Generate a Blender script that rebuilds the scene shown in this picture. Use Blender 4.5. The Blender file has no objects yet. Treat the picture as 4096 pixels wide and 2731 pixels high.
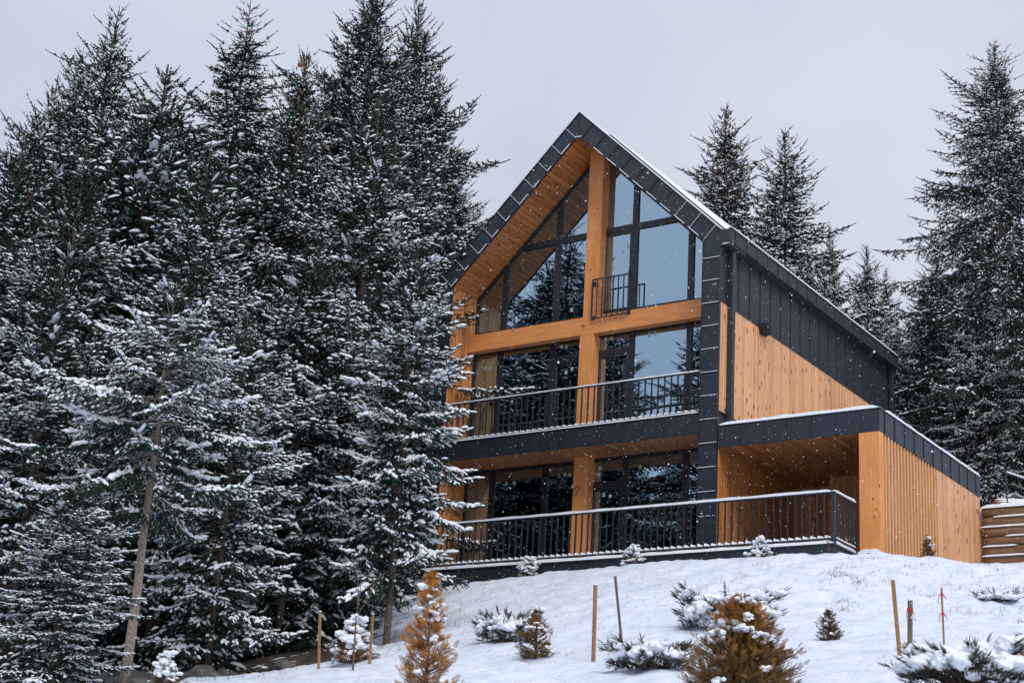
import bpy, math, random
import numpy as np
from mathutils import Vector, Matrix
R_ = random.Random(7)
S = bpy.context.scene
COL = S.collection
rad = math.radians

# ------------------------------------------------------------------ objects
def tag(o, label=None, cat=None, group=None, kind=None):
    if label: o['label'] = label
    if cat: o['category'] = cat
    if group: o['group'] = group
    if kind: o['kind'] = kind
    return o

def empty(name, loc=(0, 0, 0), rz=0.0, **k):
    o = bpy.data.objects.new(name, None)
    COL.objects.link(o); o.location = loc; o.rotation_euler = (0, 0, rz)
    o.empty_display_size = .3
    return tag(o, **k)

def link(name, me, parent=None, **k):
    o = bpy.data.objects.new(name, me)
    COL.objects.link(o)
    if parent is not None: o.parent = parent
    return tag(o, **k)

def np_mesh(name, V, F, mats, smooth=False, midx=None, sizes=None):
    """V (n,3); F flat int array with face sizes (constant int or array)"""
    me = bpy.data.meshes.new(name)
    V = np.asarray(V, np.float32); F = np.asarray(F, np.int32).ravel()
    me.vertices.add(len(V)); me.vertices.foreach_set('co', V.ravel())
    if isinstance(sizes, int):
        n = len(F) // sizes; st = np.arange(n, dtype=np.int32) * sizes
    else:
        sizes = np.asarray(sizes, np.int32); n = len(sizes)
        st = np.concatenate([[0], np.cumsum(sizes)[:-1]]).astype(np.int32)
    me.loops.add(len(F)); me.loops.foreach_set('vertex_index', F)
    me.polygons.add(n); me.polygons.foreach_set('loop_start', st)
    if smooth: me.polygons.foreach_set('use_smooth', np.ones(n, bool))
    for m in (mats if isinstance(mats, (list, tuple)) else [mats]): me.materials.append(m)
    if midx is not None: me.polygons.foreach_set('material_index', np.asarray(midx, np.int32))
    me.update(calc_edges=True)
    return me

class MB:
    def __init__(s): s.v = []; s.f = []
    def add(s, vs, fs):
        n = len(s.v); s.v += [tuple(v) for v in vs]; s.f += [tuple(i + n for i in f) for f in fs]
    def box(s, x0, x1, y0, y1, z0, z1):
        s.add([(x0,y0,z0),(x1,y0,z0),(x1,y1,z0),(x0,y1,z0),(x0,y0,z1),(x1,y0,z1),(x1,y1,z1),(x0,y1,z1)],
              [(0,3,2,1),(4,5,6,7),(0,1,5,4),(1,2,6,5),(2,3,7,6),(3,0,4,7)])
        return s
    def prism(s, pts, y0, y1):      # polygon in XZ (counter-clockwise seen from -Y), extruded along Y
        n = len(pts)
        s.add([(p[0], y0, p[1]) for p in pts] + [(p[0], y1, p[1]) for p in pts],
              [tuple(range(n)), tuple(range(2*n-1, n-1, -1))] + [(i, i+n, (i+1) % n + n, (i+1) % n) for i in range(n)])
        return s
    def ring(s, a, b, y0, y1):      # ring between polygons a (outer) and b (inner), same count
        n = len(a)
        v = [(p[0], y0, p[1]) for p in a] + [(p[0], y0, p[1]) for p in b] + [(p[0], y1, p[1]) for p in a] + [(p[0], y1, p[1]) for p in b]
        f = []
        for i in range(n):
            j = (i+1) % n
            f += [(i, j, j+n, i+n), (i+2*n, i+3*n, j+3*n, j+2*n), (i, i+2*n, j+2*n, j), (i+n, j+n, j+3*n, i+3*n)]
        s.add(v, f); return s
    def bar(s, a, b, w, h=None, up=(0,0,1)):
        h = h or w; a = Vector(a); b = Vector(b); d = (b-a).normalized()
        u = Vector(up)
        if abs(d.dot(u)) > .98: u = Vector((0,1,0))
        r = d.cross(u).normalized(); u = r.cross(d)
        c = [(-1,-1),(1,-1),(1,1),(-1,1)]
        s.add([a + r*i*w/2 + u*j*h/2 for i,j in c] + [b + r*i*w/2 + u*j*h/2 for i,j in c],
              [(0,3,2,1),(4,5,6,7),(0,1,5,4),(1,2,6,5),(2,3,7,6),(3,0,4,7)])
        return s
    def tube(s, pts, rs, n=7, cap=True):
        pts = [Vector(p) for p in pts]
        if not isinstance(rs, (list, tuple)): rs = [rs]*len(pts)
        base = len(s.v); ref = Vector((0.13, 0.9, .3))
        for i, p in enumerate(pts):
            d = (pts[min(i+1, len(pts)-1)] - pts[max(i-1, 0)]).normalized()
            u = d.cross(ref)
            if u.length < .05: u = d.cross(Vector((1,0,0)))
            u.normalize(); w = d.cross(u)
            for k in range(n):
                a = 2*math.pi*k/n; s.v.append(tuple(p + (u*math.cos(a) + w*math.sin(a))*rs[i]))
        for i in range(len(pts)-1):
            for k in range(n):
                a = base+i*n+k; b = base+i*n+(k+1) % n; s.f.append((a, b, b+n, a+n))
        if cap:
            s.f.append(tuple(base+k for k in range(n-1, -1, -1))); s.f.append(tuple(base+(len(pts)-1)*n+k for k in range(n)))
        return s
    def build(s, name, mat, parent=None, smooth=False, bevel=0, **k):
        me = bpy.data.meshes.new(name); me.from_pydata(s.v, [], s.f)
        for m in (mat if isinstance(mat, (list, tuple)) else [mat]): me.materials.append(m)
        if smooth: me.polygons.foreach_set('use_smooth', [True]*len(me.polygons))
        me.update()
        o = link(name, me, parent, **k)
        if bevel:
            b = o.modifiers.new('bevel', 'BEVEL'); b.width = bevel; b.segments = 2; b.limit_method = 'ANGLE'
        return o

# ------------------------------------------------------------------ noise (numpy)
_rg = np.random.RandomState(3)
_G = _rg.rand(256, 256)
def vnoise(x, y):
    x = np.asarray(x, float); y = np.asarray(y, float)
    xi = np.floor(x).astype(int); yi = np.floor(y).astype(int)
    fx = x-xi; fy = y-yi; fx = fx*fx*(3-2*fx); fy = fy*fy*(3-2*fy)
    g = lambda a, b: _G[a & 255, b & 255]
    return (g(xi,yi)*(1-fx)+g(xi+1,yi)*fx)*(1-fy)+(g(xi,yi+1)*(1-fx)+g(xi+1,yi+1)*fx)*fy - .5
def fbm(x, y, o=4):
    r = 0; a = 1
    for i in range(o):
        r = r + a*vnoise(x*2**i+17*i, y*2**i-9*i); a *= .5
    return r

# ------------------------------------------------------------------ materials
def mat(name):
    m = bpy.data.materials.new(name); m.use_nodes = True
    nt = m.node_tree; nt.nodes.clear()
    out = nt.nodes.new('ShaderNodeOutputMaterial')
    p = nt.nodes.new('ShaderNodeBsdfPrincipled'); nt.links.new(p.outputs[0], out.inputs[0])
    return m, nt, p
def N(nt, t, **k):
    n = nt.nodes.new(t)
    for a, b in k.items(): setattr(n, a, b)
    return n
def ramp(nt, src, stops):
    r = N(nt, 'ShaderNodeValToRGB'); e = r.color_ramp.elements
    while len(e) < len(stops): e.new(.5)
    for q, (pos, c) in zip(e, stops): q.position = pos; q.color = (c[0], c[1], c[2], 1) if not isinstance(c, (int, float)) else (c, c, c, 1)
    nt.links.new(src, r.inputs[0]); return r
def math_(nt, op, a, b=None):
    n = N(nt, 'ShaderNodeMath', operation=op)
    for i, x in enumerate((a, b)):
        if x is None: continue
        if isinstance(x, (int, float)): n.inputs[i].default_value = x
        else: nt.links.new(x, n.inputs[i])
    return n.outputs[0]
def objco(nt, scale=(1,1,1)):
    tc = N(nt, 'ShaderNodeTexCoord'); mp = N(nt, 'ShaderNodeMapping'); mp.inputs['Scale'].default_value = scale
    nt.links.new(tc.outputs['Object'], mp.inputs[0]); return mp.outputs[0]
def noise(nt, vec, scale, detail=3, rough=.5):
    n = N(nt, 'ShaderNodeTexNoise'); n.inputs['Scale'].default_value = scale; n.inputs['Detail'].default_value = detail
    n.inputs['Roughness'].default_value = rough
    if vec is not None: nt.links.new(vec, n.inputs['Vector'])
    return n.outputs['Fac']
def bump(nt, p, h, strength=.5, dist=.01):
    b = N(nt, 'ShaderNodeBump'); b.inputs['Strength'].default_value = strength; b.inputs['Distance'].default_value = dist
    nt.links.new(h, b.inputs['Height']); nt.links.new(b.outputs[0], p.inputs['Normal'])
def mix(nt, f, a, b, mode='MIX'):
    m = N(nt, 'ShaderNodeMix', data_type='RGBA', blend_type=mode)
    for i, x in ((0, f), (6, a), (7, b)):
        if isinstance(x, (int, float)): m.inputs[i].default_value = x
        elif isinstance(x, tuple): m.inputs[i].default_value = (x[0], x[1], x[2], 1)
        else: nt.links.new(x, m.inputs[i])
    return m.outputs[2]

def simple(name, c, rough=.6, c2=None, scale=8, bs=.0, bd=.01, metallic=0, detail=3):
    m, nt, p = mat(name)
    v = objco(nt); n = noise(nt, v, scale, detail)
    c2 = c2 or tuple(x*.7 for x in c)
    r = ramp(nt, n, [(.3, c2), (.7, c)]); nt.links.new(r.outputs[0], p.inputs['Base Color'])
    p.inputs['Roughness'].default_value = rough; p.inputs['Metallic'].default_value = metallic
    if bs: bump(nt, p, n, bs, bd)
    return m

def wood(name, light, dark, board=None, grain='Z', width=.147, knots=.5, rough=.55):
    """timber: grain runs along axis `grain`; boards are divided along axis `board`"""
    m, nt, p = mat(name)
    tc = N(nt, 'ShaderNodeTexCoord'); sp = N(nt, 'ShaderNodeSeparateXYZ'); nt.links.new(tc.outputs['Object'], sp.inputs[0])
    ax = {'X': sp.outputs[0], 'Y': sp.outputs[1], 'Z': sp.outputs[2]}
    if board:
        q = math_(nt, 'DIVIDE', ax[board], width); cell = math_(nt, 'FLOOR', q); fr = math_(nt, 'FRACT', q)
        wn = N(nt, 'ShaderNodeTexWhiteNoise', noise_dimensions='1D'); nt.links.new(cell, wn.inputs['W']); bv = wn.outputs['Value']
    else:
        bv = None
    comb = N(nt, 'ShaderNodeCombineXYZ')
    for i, a in enumerate('XYZ'):
        s = 1.0 if a == grain else 14.0
        val = math_(nt, 'MULTIPLY', ax[a], s)
        if bv is not None and a == grain: val = math_(nt, 'ADD', val, math_(nt, 'MULTIPLY', bv, 37.0))
        nt.links.new(val, comb.inputs[i])
    g = noise(nt, comb.outputs[0], 1.6, 5, .62)
    col = ramp(nt, g, [(.28, dark), (.66, light)]).outputs[0]
    # broad tone
    t = noise(nt, tc.outputs['Object'], .8, 2)
    col = mix(nt, .55, col, ramp(nt, t, [(.3, (.78,.74,.70)), (.7, (1,1,1))]).outputs[0], 'MULTIPLY')
    if bv is not None:
        tone = ramp(nt, bv, [(0, (.66,.58,.50)), (.35, (.92,.90,.86)), (1, (1.0,1.0,1.0))]).outputs[0]
        col = mix(nt, .8, col, tone, 'MULTIPLY')
    # knots: small dark ellipses stretched along the grain
    kc = N(nt, 'ShaderNodeCombineXYZ')
    for i, a in enumerate('XYZ'):
        val = math_(nt, 'MULTIPLY', ax[a], 2.6 if a == grain else 5.0)
        if bv is not None and a == grain: val = math_(nt, 'ADD', val, math_(nt, 'MULTIPLY', bv, 11.0))
        nt.links.new(val, kc.inputs[i])
    vo = N(nt, 'ShaderNodeTexVoronoi'); vo.inputs['Scale'].default_value = 1.0; nt.links.new(kc.outputs[0], vo.inputs['Vector'])
    kn = ramp(nt, vo.outputs['Distance'], [(.12, 1.0), (.24, 0.0)] if board else [(.05, 1.0), (.13, 0.0)]).outputs[0]
    kk = math_(nt, 'MULTIPLY', kn, knots)
    col = mix(nt, kk, col, tuple(x*.16 for x in dark))
    h = math_(nt, 'MULTIPLY', g, .25)
    if bv is not None:
        e = math_(nt, 'LESS_THAN', math_(nt, 'ABSOLUTE', math_(nt, 'SUBTRACT', fr, .5)), .46)
        col = mix(nt, e, tuple(x*.22 for x in dark), col)
        h = math_(nt, 'ADD', h, e)
    nt.links.new(col, p.inputs['Base Color'])
    bump(nt, p, h, .5, .006)
    p.inputs['Roughness'].default_value = rough
    return m

LW = (.90, .50, .27); DW = (.72, .345, .155)
M = {}
M['wood_v'] = wood('vertical larch boards', LW, DW, 'Y', 'Z', .105, .95)
M['wood_wing'] = wood('shade toned larch boards', (.76,.34,.11), (.54,.20,.055), 'Y', 'Z', .147, .7)  # darker orange holds porch shade and warm bounce light, shared by wing wall
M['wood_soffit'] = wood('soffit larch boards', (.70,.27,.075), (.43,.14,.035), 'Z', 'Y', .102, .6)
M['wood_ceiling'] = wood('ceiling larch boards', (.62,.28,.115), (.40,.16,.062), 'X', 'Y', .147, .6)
M['wood_beam'] = wood('glued timber beam', (.84,.35,.115), (.64,.235,.065), None, 'X', knots=.85)
M['wood_post'] = wood('glued timber post', (.84,.35,.115), (.64,.235,.065), None, 'Z', knots=.9)
M['wood_slat'] = wood('larch slats', (.82,.44,.20), (.62,.29,.11), None, 'Z', knots=.6)
M['wood_stake'] = wood('raw stake wood', (.42,.22,.09), (.22,.10,.04), None, 'Z', knots=.3)
M['wood_grey'] = wood('grey weathered stake wood', (.22,.16,.11), (.10,.07,.05), None, 'Z', knots=.3)
M['log'] = wood('weathered log', (.30,.17,.085), (.11,.055,.028), None, 'X', knots=.3)

def metal(name, c, rough=.42):
    m, nt, p = mat(name)
    v = objco(nt); n1 = noise(nt, v, 1.3, 2); n2 = noise(nt, v, 60, 2)
    r = ramp(nt, n1, [(.3, tuple(x*.82 for x in c)), (.7, c)])
    nt.links.new(r.outputs[0], p.inputs['Base Color'])
    rr = ramp(nt, n1, [(.2, rough-.08), (.8, rough+.1)]); nt.links.new(rr.outputs[0], p.inputs['Roughness'])
    h = math_(nt, 'ADD', n1, math_(nt, 'MULTIPLY', n2, .03)); bump(nt, p, h, .35, .03)
    p.inputs['Specular IOR Level'].default_value = .45
    return m
M['metal'] = metal('anthracite standing seam metal', (.020,.027,.041))
M['metal2'] = metal('anthracite side cladding metal', (.025,.030,.041), .5)
M['steel'] = simple('dark railing steel', (.020,.027,.036), .4, (.016,.02,.026), 12)
M['frame'] = simple('anthracite window frame', (.020,.024,.032), .4, (.016,.019,.026), 6)
M['black'] = simple('black plastic', (.012,.012,.014), .5)
M['plaster'] = simple('pale interior plaster', (.46,.43,.33), .85, (.38,.35,.27), 2)
M['floor_in'] = simple('grey screed floor', (.16,.155,.15), .7)
M['concrete'] = simple('grey concrete', (.20,.20,.20), .85)
M['sticker'] = simple('pale green glazing sticker', (.42,.60,.58), .6)
M['red'] = simple('red and white tape', (.55,.03,.04), .5)
M['white'] = simple('white plastic', (.75,.75,.75), .5)
M['purple'] = simple('plant label violet print', (.16,.10,.26), .5, (.6,.6,.62), 40)

def glass():
    m = bpy.data.materials.new('coated window glass'); m.use_nodes = True; nt = m.node_tree; nt.nodes.clear()
    out = N(nt, 'ShaderNodeOutputMaterial'); mx = N(nt, 'ShaderNodeMixShader')
    tr = N(nt, 'ShaderNodeBsdfTransparent'); tr.inputs[0].default_value = (.50,.56,.50,1)
    gl = N(nt, 'ShaderNodeBsdfGlossy'); gl.inputs['Color'].default_value = (.57,.76,.94,1); gl.inputs['Roughness'].default_value = .004
    lw = N(nt, 'ShaderNodeLayerWeight'); lw.inputs[0].default_value = .25
    f = ramp(nt, lw.outputs['Fresnel'], [(0, .55), (.6, .9)])
    v = objco(nt); n = noise(nt, v, 1.1, 1)
    b = N(nt, 'ShaderNodeBump'); b.inputs['Strength'].default_value = .35; b.inputs['Distance'].default_value = .016
    nt.links.new(n, b.inputs['Height']); nt.links.new(b.outputs[0], gl.inputs['Normal'])
    nt.links.new(f.outputs[0], mx.inputs[0]); nt.links.new(tr.outputs[0], mx.inputs[1]); nt.links.new(gl.outputs[0], mx.inputs[2])
    nt.links.new(mx.outputs[0], out.inputs[0]); return m
M['glass'] = glass()

def snow_mat(name, scale=1.0, fine=.5, ground=False):
    m, nt, p = mat(name)
    v = objco(nt)
    p.inputs['Base Color'].default_value = (.82,.86,.92,1)
    p.inputs['Roughness'].default_value = .62
    p.inputs['Specular IOR Level'].default_value = .25
    a = noise(nt, v, 2.2*scale, 4, .55); b = noise(nt, v, 14*scale, 4, .6); c = noise(nt, v, 120, 2)
    h = math_(nt, 'ADD', math_(nt, 'MULTIPLY', a, 1.0), math_(nt, 'MULTIPLY', b, .22))
    h = math_(nt, 'ADD', h, math_(nt, 'MULTIPLY', c, .03))
    bump(nt, p, h, fine, .10)
    if ground:
        dm = noise(nt, v, 5.5, 2, .5); dr = ramp(nt, dm, [(.30, 0.0), (.44, 1.0)]); b2 = N(nt, 'ShaderNodeBump'); b2.inputs['Strength'].default_value = .45; b2.inputs['Distance'].default_value = .05
        nt.links.new(math_(nt, 'ADD', dr.outputs[0], math_(nt, 'MULTIPLY', h, .9)), b2.inputs['Height']); nt.links.new(b2.outputs[0], p.inputs['Normal'])
        col = ramp(nt, a, [(.25, (.60,.67,.80)), (.6, (.71,.765,.87))]); nt.links.new(col.outputs[0], p.inputs['Base Color'])  # bluish grey in the bump hollows puts shading into the snow colour
    return m
M['snow'] = snow_mat('fresh snow', 4, .25)
M['snow_ground'] = snow_mat('snow covered ground', 1.0, .85, True)

def leaf(name, a, b, scale=.9, rough=.6):
    m, nt, p = mat(name)
    v = objco(nt); n = noise(nt, v, scale, 3, .6); n2 = noise(nt, v, 9, 2)
    r = ramp(nt, math_(nt, 'ADD', math_(nt, 'MULTIPLY', n, .6), math_(nt, 'MULTIPLY', n2, .4)), [(.35, a), (.65, b)])
    ge = N(nt, 'ShaderNodeNewGeometry'); ri = ramp(nt, ge.outputs['Random Per Island'], [(0, .5), (.6, .95), (1, 1.35)])
    nt.links.new(mix(nt, 1.0, r.outputs[0], ri.outputs[0], 'MULTIPLY'), p.inputs['Base Color']); p.inputs['Roughness'].default_value = rough
    p.inputs['Specular IOR Level'].default_value = .3
    return m
M['needle'] = leaf('dark spruce needles', (.018,.042,.028), (.045,.092,.054))
M['needle_dark'] = leaf('very dark spruce needles', (.014,.031,.023), (.034,.062,.040))
M['needle_brown'] = leaf('browned spruce needles', (.026,.038,.024), (.068,.056,.032))
M['needle_haze'] = leaf('haze greyed spruce needles', (.018,.036,.026), (.045,.072,.046))  # greyed green stands in for haze over the trees behind
M['bark'] = simple('grey brown bark', (.20,.155,.12), .9, (.075,.052,.040), 22, .8, .02, detail=5)
M['bark_pale'] = simple('pale grey brown bark', (.34,.28,.235), .9, (.15,.115,.09), 22, .8, .02, detail=5)
M['bark_dark'] = simple('dark bark', (.09,.065,.05), .9, (.035,.025,.02), 22, .8, .02)
M['cone'] = simple('brown spruce cones', (.24,.10,.045), .6, (.12,.05,.025), 30)
M['thuja_orange'] = leaf('orange winter cedar foliage', (.40,.145,.018), (.74,.33,.055), 3)
M['thuja_brown'] = leaf('brown winter cedar foliage', (.20,.09,.018), (.54,.235,.045), 2.2)
M['thuja_rust'] = leaf('rusty cedar foliage', (.15,.065,.016), (.42,.18,.04), 4)
M['thuja_green'] = leaf('olive green cedar foliage', (.07,.055,.016), (.24,.135,.032), 4)
M['juniper'] = leaf('dark juniper foliage', (.018,.022,.016), (.055,.055,.035), 4)
M['twig'] = simple('bare twig bark', (.16,.11,.08), .8, (.09,.06,.045), 20)
M['straw'] = simple('dry straw', (.26,.18,.10), .8, (.12,.075,.04), 10)
M['grass'] = leaf('winter grass', (.05,.055,.02), (.17,.14,.06), 6)
M['rock'] = simple('dark grey boulder', (.13,.13,.125), .9, (.06,.06,.06), 5, .6, .03)
M['soil'] = simple('forest litter', (.07,.05,.035), .95, (.03,.022,.016), 9, .5, .03)

# ------------------------------------------------------------------ terrain
ANCH = np.array([
 (-6.62,-1.3,-.97),(-5.33,-1.3,-.84),(-2.39,-1.3,-.70),(-.9,-1.3,-.70),(.65,-1.3,-.69),(2.12,-1.3,-.71),(3.49,-1.35,-.76),(4.3,-.27,-.58),(4.3,.4,-.54),(4.25,1.83,-.30),(4.25,4.15,.06),(4.25,6.5,.46),(5.2,6.85,.46),(8,6.9,.40),(12,6.9,.2),
 (-3.5,-18.02,-5.68),(-1.38,-17.01,-5.59),(-.17,-15.06,-5.12),(3.62,-19.05,-6.1),(-.72,-12.21,-4.43),(-1.67,-9.76,-3.74),(-2.5,-7.24,-2.82),(-4.85,-4.01,-1.67),
 (6.08,-17.09,-5.69),(3.27,-12.96,-4.63),(.72,-9.25,-3.43),(-1.55,-5.96,-2.21),(8.25,-17.52,-5.77),(5.31,-12.29,-4.46),(3.34,-8.8,-3.3),(1.62,-5.76,-2.11),
 (9.93,-17.23,-5.76),(7.09,-10.84,-4.23),(5.46,-7.19,-2.97),(4.24,-4.44,-1.79),(11.91,-17.54,-5.82),(10.04,-11.84,-4.52),(8.03,-5.66,-2.82),(6.79,-1.85,-1.62),(12.88,-17.25,-5.8),(11.12,-10.48,-4.23),(9.84,-2.55,-2.22),
 (-8.9,-1.3,-1.5),(-9.5,3,-1.0),(-9.5,9,.6),(-7,-9,-4.0),(-12,-4,-3.1),(-12,-11,-4.9),(-20,-5,-4.2),(-20,-15,-6),(-30,0,-3.5),(-20,10,-.6),(-35,20,1.2),(-40,-20,-7.5),
 (-10,25,4.5),(12,20,4.2),(2,14.1,2.45),(5,9,.9),(10,12,1.3),(0,13,2.0),(-5,12,1.2),(30,5,0),(30,25,4),(35,-15,-6.5),(0,45,7.5),(-40,50,6),(40,50,7),
 (17.3,-33.7,-9.5),(12,-24,-7.4),(5,-25,-7.6),(20,-24,-7.5),(-10,-28,-8.5),(40,-40,-11),(-40,-45,-11),(0,-45,-10.5)], float)
def _tps_fit(P, lam=.15):
    X = P[:, :2]; n = len(P)
    r = np.linalg.norm(X[:, None]-X[None], axis=2); K = np.where(r > 0, r*r*np.log(r+1e-12), 0) + np.eye(n)*lam
    A = np.zeros((n+3, n+3)); A[:n, :n] = K; A[:n, n] = 1; A[:n, n+1:] = X; A[n, :n] = 1; A[n+1:, :n] = X.T
    return np.linalg.solve(A, np.concatenate([P[:, 2], [0, 0, 0]]))
_W = _tps_fit(ANCH)
def hbase(x, y):
    x = np.atleast_1d(np.asarray(x, float)); y = np.atleast_1d(np.asarray(y, float)); z = np.zeros_like(x)
    sh = x.shape; xf = x.ravel(); yf = y.ravel(); zf = np.full(xf.shape, _W[-3]) + _W[-2]*xf + _W[-1]*yf
    for (ax, ay, _), w in zip(ANCH, _W[:-3]):
        r2 = (xf-ax)**2+(yf-ay)**2; zf += w*.5*r2*np.log(r2+1e-12)
    return zf.reshape(sh)
def hstep(x, y):
    s = np.clip((np.asarray(x)-1.0)/2.5, 0, 1); s = s*s*(3-2*s)
    return np.where(np.asarray(y) > 6.98, 1.5*s, 0)
def rough(x, y):
    n = fbm(x*.35, y*.35, 2)*.16 + fbm(x*1.3+5, y*1.6, 3)*.07
    # little hollows where the grass pokes through on the right bank
    b = np.clip((x-1.5)/3, 0, 1)*np.clip((y+9)/3, 0, 1)*np.clip((2.5-y)/3, 0, 1)
    n = n - b*.30*np.clip(fbm(x*2.6, y*3.4, 2)-.10, 0, 1) + b*.09*fbm(x*5, y*6, 2)
    hs = np.clip((x+9)/1, 0, 1)*np.clip((4.2-x)/1, 0, 1)*np.clip((y+1.6)/.5, 0, 1)*np.clip((8-y), 0, 1)
    n = n + np.clip(fbm(x*3.1+40, y*5.5, 3), -.4, .6)*.085
    return n*(1-hs)
def H(x, y):
    v = hbase(x, y)+hstep(x, y)+rough(np.atleast_1d(np.asarray(x, float)), np.atleast_1d(np.asarray(y, float)))
    return float(v.ravel()[0])
def lines(lo, hi, a, b, fine, grow=1.12):
    c = list(np.arange(a, b, fine)); s = fine; v = b
    while v < hi: c.append(v); s *= grow; v += s
    c.append(hi); s = fine; v = a-fine
    while v > lo: c.insert(0, v); s *= grow; v -= s
    c.insert(0, lo); return np.array(c)
gx = lines(-400, 400, -9, 14, .085); gy = lines(-300, 400, -20, 6.9, .085)
gy = np.sort(np.concatenate([gy[(gy < 6.93) | (gy > 7.03)], [6.96, 6.985]]))
XX, YY = np.meshgrid(gx, gy)
far = np.clip((np.hypot(XX, YY)-55)/60, 0, 1)
ZZ = hbase(np.clip(XX, -60, 60), np.clip(YY, -60, 60))+hstep(XX, YY)+rough(XX, YY)
ZZ = ZZ*(1-far) + far*np.clip(ZZ, -14, 9)
ins = (XX > -8.5) & (XX < 3.9) & (YY > -1.15) & (YY < 6.6)
ZZ = np.where(ins, np.minimum(ZZ, -1.0), ZZ)
nx, ny = len(gx), len(gy)
idx = np.arange(nx*ny).reshape(ny, nx)
F = np.stack([idx[:-1, :-1], idx[:-1, 1:], idx[1:, 1:], idx[1:, :-1]], -1).reshape(-1, 4)
g = link('ground', np_mesh('ground', np.stack([XX, YY, ZZ], -1).reshape(-1, 3), F, M['snow_ground'], True, sizes=4), kind='structure')

# ------------------------------------------------------------------ instancing templates into one mesh with numpy
def frames(D, roll=None):
    D = D/np.linalg.norm(D, axis=1, keepdims=True)
    up = np.tile([0., 0., 1.], (len(D), 1)); bad = np.abs(D[:, 2]) > .97; up[bad] = [1, 0, 0]
    S_ = np.cross(up, D); S_ /= np.linalg.norm(S_, axis=1, keepdims=True); U = np.cross(D, S_)
    if roll is not None:
        c = np.cos(roll)[:, None]; s = np.sin(roll)[:, None]; S_, U = S_*c+U*s, U*c-S_*s
    return D, S_, U
def stamp(T, Fc, P, D, L, Wd, Hh=None, roll=None):
    """template verts T (x along, y side, z up), faces Fc (k,m) -> arrays"""
    D, S_, U = frames(D, roll); Hh = Wd if Hh is None else Hh
    V = P[:, None] + T[None, :, 0:1]*(D*L[:, None])[:, None] + T[None, :, 1:2]*(S_*Wd[:, None])[:, None] + T[None, :, 2:3]*(U*Hh[:, None])[:, None]
    n = len(P); Fo = Fc[None] + (np.arange(n)*len(T))[:, None, None]
    return V.reshape(-1, 3), Fo.reshape(-1, Fc.shape[1])
def twig_template():
    v = [(0,0,0)]; f = []
    n = 5; sp = [0]
    for i in range(1, n+1): v.append((i/n, 0, 0)); sp.append(len(v)-1)
    for i in range(n):
        w = (.62, 1, .95, .75, .5)[i]
        for s in (-1, 1):
            v.append(((i+1.15)/n, s*w, -.08)); f.append((sp[i], len(v)-1, sp[i+1]))
        if i % 2 == 0 or 1:
            v.append(((i+1.0)/n, .12*(-1)**i, -w*.75)); f.append((sp[i], len(v)-1, sp[i+1]))
    for i in (0, 2, 4):
        v.append(((i+1.1)/n, 0, .6)); f.append((sp[i], len(v)-1, sp[min(i+1, n)]))
    return np.array(v, float), np.array(f)
TW = twig_template()
SP = (np.array([(0,0,0),(.45,-1,-.2),(.45,1,-.2),(.45,0,.7),(.5,0,-.8),(1,0,0)], float), np.array([(0,3,1),(0,2,3),(0,1,4),(0,4,2),(5,1,3),(5,3,2),(5,4,1),(5,2,4)]))
SN = (np.array([(-.02,-.4,.1),(-.02,0,1.0),(-.02,.4,.1),(.3,-.7,.05),(.3,.12,1.7),(.3,.75,.05),(.7,-.75,.05),(.7,-.12,1.6),(.7,.62,.05),(1.02,-.3,.1),(1.02,0,.8),(1.02,.3,.1)], float),
      np.array([(0,1,4,3),(1,2,5,4),(3,4,7,6),(4,5,8,7),(6,7,10,9),(7,8,11,10),(0,3,5,2),(3,6,8,5),(6,9,11,8)]))

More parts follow.
